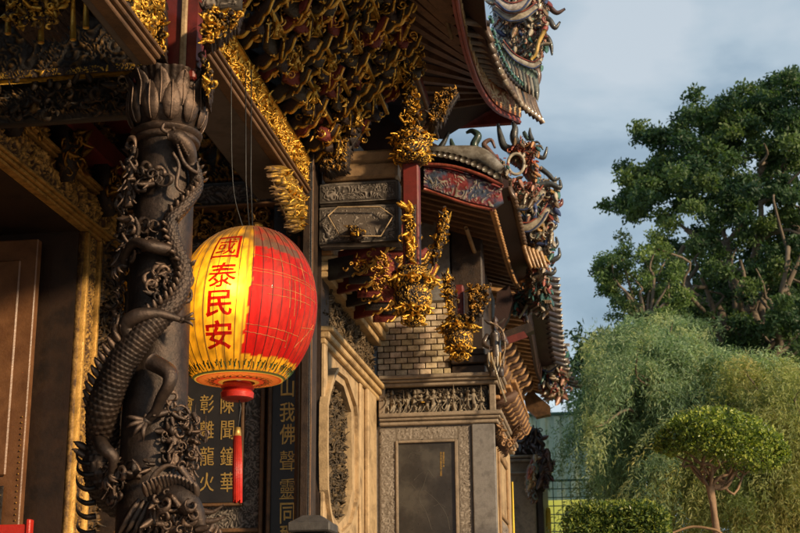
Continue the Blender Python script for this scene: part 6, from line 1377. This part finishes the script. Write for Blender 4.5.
# banyan
BY = 38.; GB = [(.055, .105, .045), (.038, .082, .038), (.075, .13, .048), (.105, .16, .055), (.03, .068, .036)]
def banyan():
    tr = MB(); cr = MB(); base = V(PY(752, 470, BY)[0], BY, 0); fork = PY(748, 400, BY)
    limbs(tr, base, fork, .55, .42, rs, .01)
    mains = [((700, 275), -1.2), ((668, 215), 0.5), ((722, 190), .8), ((762, 150), -1), ((800, 130), 1), ((830, 200), -.8), ((790, 260), -2), ((690, 330), 1.5), ((850, 280), .5), ((740, 260), -2.2)]
    ends = []
    for (a, b), dy in mains:
        e = PY(a, b, BY+dy); s = limbs(tr, fork, e, .17, .04, rs, .05, 8); ends.append(e)
        for k in range(5):
            p = s[int(len(s)*(.35+.13*k))]; q = p+rs.normal(size=3)*V(1.2, 1.2, .8)+V(0, 0, .7); limbs(tr, p, q, .08, .02, rs, .1, 5, 6); ends.append(q)
    cl = [(645, 198, .8), (655, 165, .8), (636, 208, .5), (672, 190, 1.), (690, 160, 1.1), (705, 130, .9), (728, 125, 1.), (748, 108, .9), (770, 112, 1.1), (785, 96, .8), (800, 120, 1.2), (700, 200, 1.3), (735, 170, 1.4), (770, 160, 1.5), (800, 175, 1.5), (720, 235, 1.3), (760, 220, 1.4), (800, 240, 1.5), (830, 140, 1.5), (830, 210, 1.6), (760, 270, 1.2), (800, 300, 1.4), (720, 300, 1.1), (700, 340, 1.), (770, 330, 1.2), (810, 350, 1.3), (740, 355, 1.0), (783, 385, 1.2), (640, 175, .5), (655, 140, .45), (697, 112, .5), (760, 92, .5), (630, 200, .35), (790, 410, 1.2), (812, 430, 1.3)]
    P = []; I = []
    for a, b, r in cl:
        for dy in ((-1.2, 1.4) if r > .7 else (0,)):
            c = PY(a+rs.normal()*3, b+rs.normal()*3, BY+dy+rs.normal()*.5)
            for k in range(int(5.6*r)+2):
                cc = c+rs.normal(size=3)*r*.50; m_ = int(250); q = blobpts(cc, (.40, .40, .26), m_, rs, .25); P.append(q); I += [int(np.clip(rs.normal()*1.0+(1.6 if k % 3 else 2.6), 0, 4))]*m_
    P = np.concatenate(P); leafcloud(cr, P, .135, rs, None, GB, .5, np.array(I)); return tr, cr
tr, cr = banyan(); t = thing('banyan_tree', 'tall broad dark green tree with pale twisting limbs rising at the right edge', 'tree'); tr.build('trunk', M['bark'], t); cr.build('crown', M['leaf'], t, smooth=False)
# dark backdrop tree mass behind
tr, cr = MB(), MB(); c0 = PY(740, 400, 43); limbs(tr, (c0[0], 43, 0), c0, .4, .3, rs, .01)
P = []
for a, b, r in [(690, 290, 2), (720, 330, 2.2), (760, 300, 2.4), (800, 330, 2.6), (770, 370, 2.4), (700, 360, 1.8), (820, 400, 2.5), (760, 420, 2.5), (800, 460, 2.5), (740, 470, 2.2), (840, 280, 2.6)]: P.append(blobpts(PY(a, b, 43), (r, r, r*.8), int(1500*r), rs, .5)); limbs(tr, c0, PY(a, b, 43), .15, .05, rs, .06)
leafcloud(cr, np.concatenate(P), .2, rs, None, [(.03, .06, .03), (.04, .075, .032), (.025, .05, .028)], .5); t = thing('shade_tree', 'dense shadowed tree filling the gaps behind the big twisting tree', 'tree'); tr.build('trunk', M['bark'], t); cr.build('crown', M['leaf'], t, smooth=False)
# mid tree
tr, cr = MB(), MB(); MY = 34.; b0 = PY(647, 380, MY); f0 = PY(645, 325, MY); limbs(tr, (b0[0], MY, 0), b0, .16, .13, rs, .01); limbs(tr, b0, f0, .14, .11, rs, .02)
P = []; I = []
for a, b, r in [(612, 262, .4), (622, 258, .5), (640, 252, .55), (655, 250, .5), (668, 258, .5), (676, 270, .5), (612, 280, .45), (630, 275, .6), (650, 275, .7), (668, 285, .6), (620, 296, .5), (640, 300, .55), (660, 300, .55), (678, 294, .4), (628, 312, .4), (655, 318, .4), (605, 272, .3), (607, 294, .3)]:
    e = PY(a, b, MY+rs.normal()*.4); limbs(tr, f0, e, .06, .02, rs, .08, 5, 6)
    for k in range(6): q = blobpts(e+rs.normal(size=3)*r*.42, (.25, .25, .17), 120, rs, .3); P.append(q); I += [rs.randint(0, 5)]*120
leafcloud(cr, np.concatenate(P), .10, rs, None, [(.10, .17, .06), (.07, .125, .05), (.14, .21, .07), (.17, .24, .08), (.06, .10, .045)], .45, np.array(I)); t = thing('small_tree', 'slender tree with a round open crown standing above the pale willow', 'tree'); tr.build('trunk', M['bark'], t); cr.build('crown', M['leaf'], t, smooth=False)
# willows
def willow(label, WY, top, ncl, seed, cols, outline):
    rs = np.random.RandomState(seed); tr, cr = MB(), MB(); tp = PY(top[0], top[1], WY); limbs(tr, (tp[0], WY, 0), tp-V(0, 0, 1.5), .35, .25, rs, .02)
    P = []; D = []; I = []; xs = [p[0] for p in outline]; yt = lambda x: np.interp(x, xs, [p[1] for p in outline])
    for c in range(ncl):
        px = rs.uniform(xs[0]+4, xs[-1]-4); py = yt(px)-3+rs.rand()**1.3*140+22*noise2(px*.055, 3.3, seed); cy_ = WY+rs.normal()*1.2; cc = PY(px, py, cy_); ci = rs.randint(len(cols)); tl_ = rs.normal(size=2)*.35
        if c % 3 == 0: limbs(tr, tp-V(0, 0, 1.4), cc, .06, .012, rs, .1, 6, 6)
        Lc = rs.uniform(.8, 2.0)
        if px < 612: Lc *= .55; tl_ = np.abs(tl_)*.3
        for i in range(rs.randint(22, 46)):
            st = cc+rs.normal(size=3)*V(.15, .15, .10); L = Lc*rs.uniform(.5, 1.25); lean = tl_*1.3+rs.normal(size=2)*.13; kk = int(L*30)+3; t_ = np.linspace(0, 1, kk)
            Q = st+np.stack([lean[0]*L*np.sqrt(t_), lean[1]*L*np.sqrt(t_), .3*np.sin(t_*pi)*(t_ < .5)-L*t_**1.5], -1)+rs.normal(size=(kk, 3))*.03
            dr_ = np.gradient(Q, axis=0); dr_ /= np.linalg.norm(dr_, axis=1)[:, None]; P.append(Q); D.append(dr_+rs.normal(size=(kk, 3))*.45); I += [ci if rs.rand() < .7 else rs.randint(len(cols))]*kk
    leafcloud(cr, np.concatenate(P), .105, rs, np.concatenate(D), cols, .2, np.array(I)); t = thing('willow_tree', label, 'tree'); tr.build('trunk', M['bark'], t); cr.build('crown', M['leaf'], t, smooth=False)
GW = [(.27, .37, .22), (.18, .27, .155), (.36, .46, .28), (.10, .16, .09), (.37, .42, .22)]
willow('large pale green willow with drooping strands behind the clipped bushes', 30., (655, 370), 200, 5, GW, [(584, 388), (589, 370), (594, 352), (600, 340), (606, 345), (616, 352), (626, 338), (644, 330), (662, 334), (676, 328), (690, 342), (705, 338), (722, 350), (745, 372)])
willow('yellower drooping willow at the right edge behind the umbrella shaped tree', 28., (775, 400), 135, 6, [(.30, .33, .12), (.38, .38, .15), (.19, .24, .085), (.42, .38, .15)], [(708, 400), (725, 372), (745, 366), (765, 380), (790, 372), (812, 380), (835, 400)])
# low shrubs closing the view under the willows
rs = np.random.RandomState(77)
for i, (px, lab) in enumerate(((625, 'shadowed shrub under the left side of the large willow'), (690, 'dark shrub behind the trunk of the clipped tree'), (765, 'olive shrub at the foot of the yellower willow'))):
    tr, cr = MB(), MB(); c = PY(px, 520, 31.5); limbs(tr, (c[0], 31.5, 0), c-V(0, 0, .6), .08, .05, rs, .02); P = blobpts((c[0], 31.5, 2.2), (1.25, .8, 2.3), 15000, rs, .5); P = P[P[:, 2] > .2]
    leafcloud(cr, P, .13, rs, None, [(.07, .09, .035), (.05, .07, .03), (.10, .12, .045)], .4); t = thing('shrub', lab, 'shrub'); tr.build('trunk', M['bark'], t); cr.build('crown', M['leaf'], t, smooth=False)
# clipped tree
TY = 14.5; rs = np.random.RandomState(31); tr, cr = MB(), MB()
f = PY(710, 486, TY); base = PY(718, 540, TY); limbs(tr, V(base[0]+.1, TY, .3), base, .05, .042, rs, .01); tube(tr, spline([base, PY(714, 512, TY), f], 6), [.042, .034, .042], 12, rfun=lambda t, a: 1+.08*np.sin(a*3+t*9)+.05*np.sin(t*31+a)); P = []
tl = lambda px: np.interp(px, [657, 665, 680, 700, 722, 745, 765, 780, 787], [440, 428, 416, 409, 408, 413, 424, 438, 452]); bl_ = lambda px: np.interp(px, [657, 672, 690, 705, 720, 740, 760, 775, 787], [448, 455, 455, 458, 464, 470, 471, 466, 456])
for i in range(16):
    px = 668+110*i/15; e = PY(px, bl_(px)-rs.uniform(2, 22), TY+rs.uniform(-.45, .45)); limbs(tr, f-V(0, 0, .02), e, .019, .006, rs, .1, 6, 7)
for i in range(34000):
    px = 722+65*rs.uniform(-1, 1); t_, b_ = tl(px), bl_(px); h = 1-((px-722)/66)**2; py = t_+(b_-t_)*rs.rand()**1.2; dy = rs.uniform(-1, 1)*.62*math.sqrt(max(0, h))
    if abs(dy) < .35 and 14 < (py-t_) < (b_-t_)-3 and rs.rand() < .8: continue
    k_ = 1-(dy/.68)**2; mid = (t_*.45+b_*.55); py = mid+(py-mid)*math.sqrt(max(.1, k_))
    if noise2(px*.11, py*.13, 5)+.25*noise2(px*.4, dy*3, 6) < -.28: continue
    P.append(PY(px+rs.normal()*1.3, py+rs.normal()*1.6, TY+dy))
leafcloud(cr, P, .042, rs, None, [(.17, .24, .045), (.11, .16, .035), (.27, .33, .06), (.07, .11, .028), (.36, .40, .07)], .55); t = thing('clipped_tree', 'small clipped tree with an umbrella shaped crown and forked bare branches', 'tree'); tr.build('trunk', M['bark_warm'], t); cr.build('crown', M['leaf_glossy'], t, smooth=False)
# hedge bush
HY = 12.6; rs = np.random.RandomState(41); tr, cr = MB(), MB(); P = []
hc_ = PY(617, 535, HY); limbs(tr, V(hc_[0], HY, .3), hc_, .06, .05, rs, .01)
for i in range(7): limbs(tr, hc_, PY(580+12*i, 516, HY+rs.uniform(-.3, .3)), .03, .01, rs, .08, 5, 6)
for i in range(26000):
    px = 617+52*rs.uniform(-1, 1); h = max(0, 1-abs((px-617)/52)**4)
    dy = rs.uniform(-1, 1)*.42; tpp = 503+(1-h**.5)*18+2.0*noise2(px*.12, dy*3, 3)*2+8*(dy/.6)**4; bt = 545; py = tpp+(bt-tpp)*rs.rand()**1.4
    if noise2(px*.2, py*.2, 7) < -.33: continue
    P.append(PY(px+rs.normal(), py, HY+dy))
leafcloud(cr, P, .038, rs, None, [(.12, .18, .045), (.08, .125, .035), (.20, .25, .055), (.27, .30, .06), (.055, .09, .028)], .5); t = thing('clipped_bush', 'low flat topped clipped bush left of the umbrella shaped tree', 'bush'); tr.build('trunk', M['bark'], t); cr.build('crown', M['leaf_glossy'], t, smooth=False)
# planter carrying the clipped plants
mb = MB(); bbox(mb, (-.5, 11.9, 0), (5.6, 16.8, .55), .05); tag(mb.build('planter', M['plain'], smooth=False), 'long low stone planter under the clipped tree and bush', 'planter')
mb = MB(); tube(mb, spline([PY(672, 533, 14.3), PY(690, 527, 14.3), (PY(706, 528, 14.3)), PY(722, 534, 14.3), PY(740, 560, 14.3)], 6), [.012, .016, .014], 6); tube(mb, spline([PY(672, 533, 14.3), PY(660, 560, 14.3), V(PY(650, 560, 14.3)[0], 14.3, .5)], 5), .014, 6); tag(mb.build('bent_branch', M['brown_light']), 'thin pale bent branch crossing below the clipped tree', 'branch')
# distant trees along the plaza edge
for i, (px, top, Y, r) in enumerate(((585, 325, 42, 1.0), (600, 350, 42, 1.3))):
    rs = np.random.RandomState(60+i); tr, cr = MB(), MB(); tp = PY(px, top, Y); limbs(tr, (tp[0], Y, 0), tp-V(0, 0, 1), .15, .08, rs, .01); P = blobpts(tp-V(0, 0, r), (r, r, r), 2600, rs, .2)
    P = P[noise2(P[:, 0]*1.6, P[:, 2]*1.6, i) > -.12]; leafcloud(cr, P, .2, rs, None, [(.07, .12, .05), (.10, .14, .06), (.05, .09, .04)], .4)
    t = thing('young_tree', ['thin sparse tree top left of the round crowned tree', 'low sparse tree behind the left end of the willow'][i], 'tree'); tr.build('trunk', M['bark'], t); cr.build('crown', M['leaf'], t, smooth=False)

# ------------------------------------------------------------------ move every thing's origin to its base
bpy.context.view_layer.update()
for o in [o for o in COL.objects if o.parent is None and o.type == 'EMPTY']:
    def walk(x):
        r = [x] if x.type == 'MESH' else []
        for ch in x.children: r += walk(ch)
        return r
    lo = np.full(3, 1e9); hi = -lo
    for m_ in walk(o):
        bb = np.array([v[:] for v in m_.bound_box]); lo = np.minimum(lo, bb.min(0)); hi = np.maximum(hi, bb.max(0))
    base = V((lo[0]+hi[0])/2, (lo[1]+hi[1])/2, lo[2]); o.location = base
    for ch in o.children:
        ch.location = Vector(ch.location)-Vector(base)
    if '_base' in o: del o['_base']
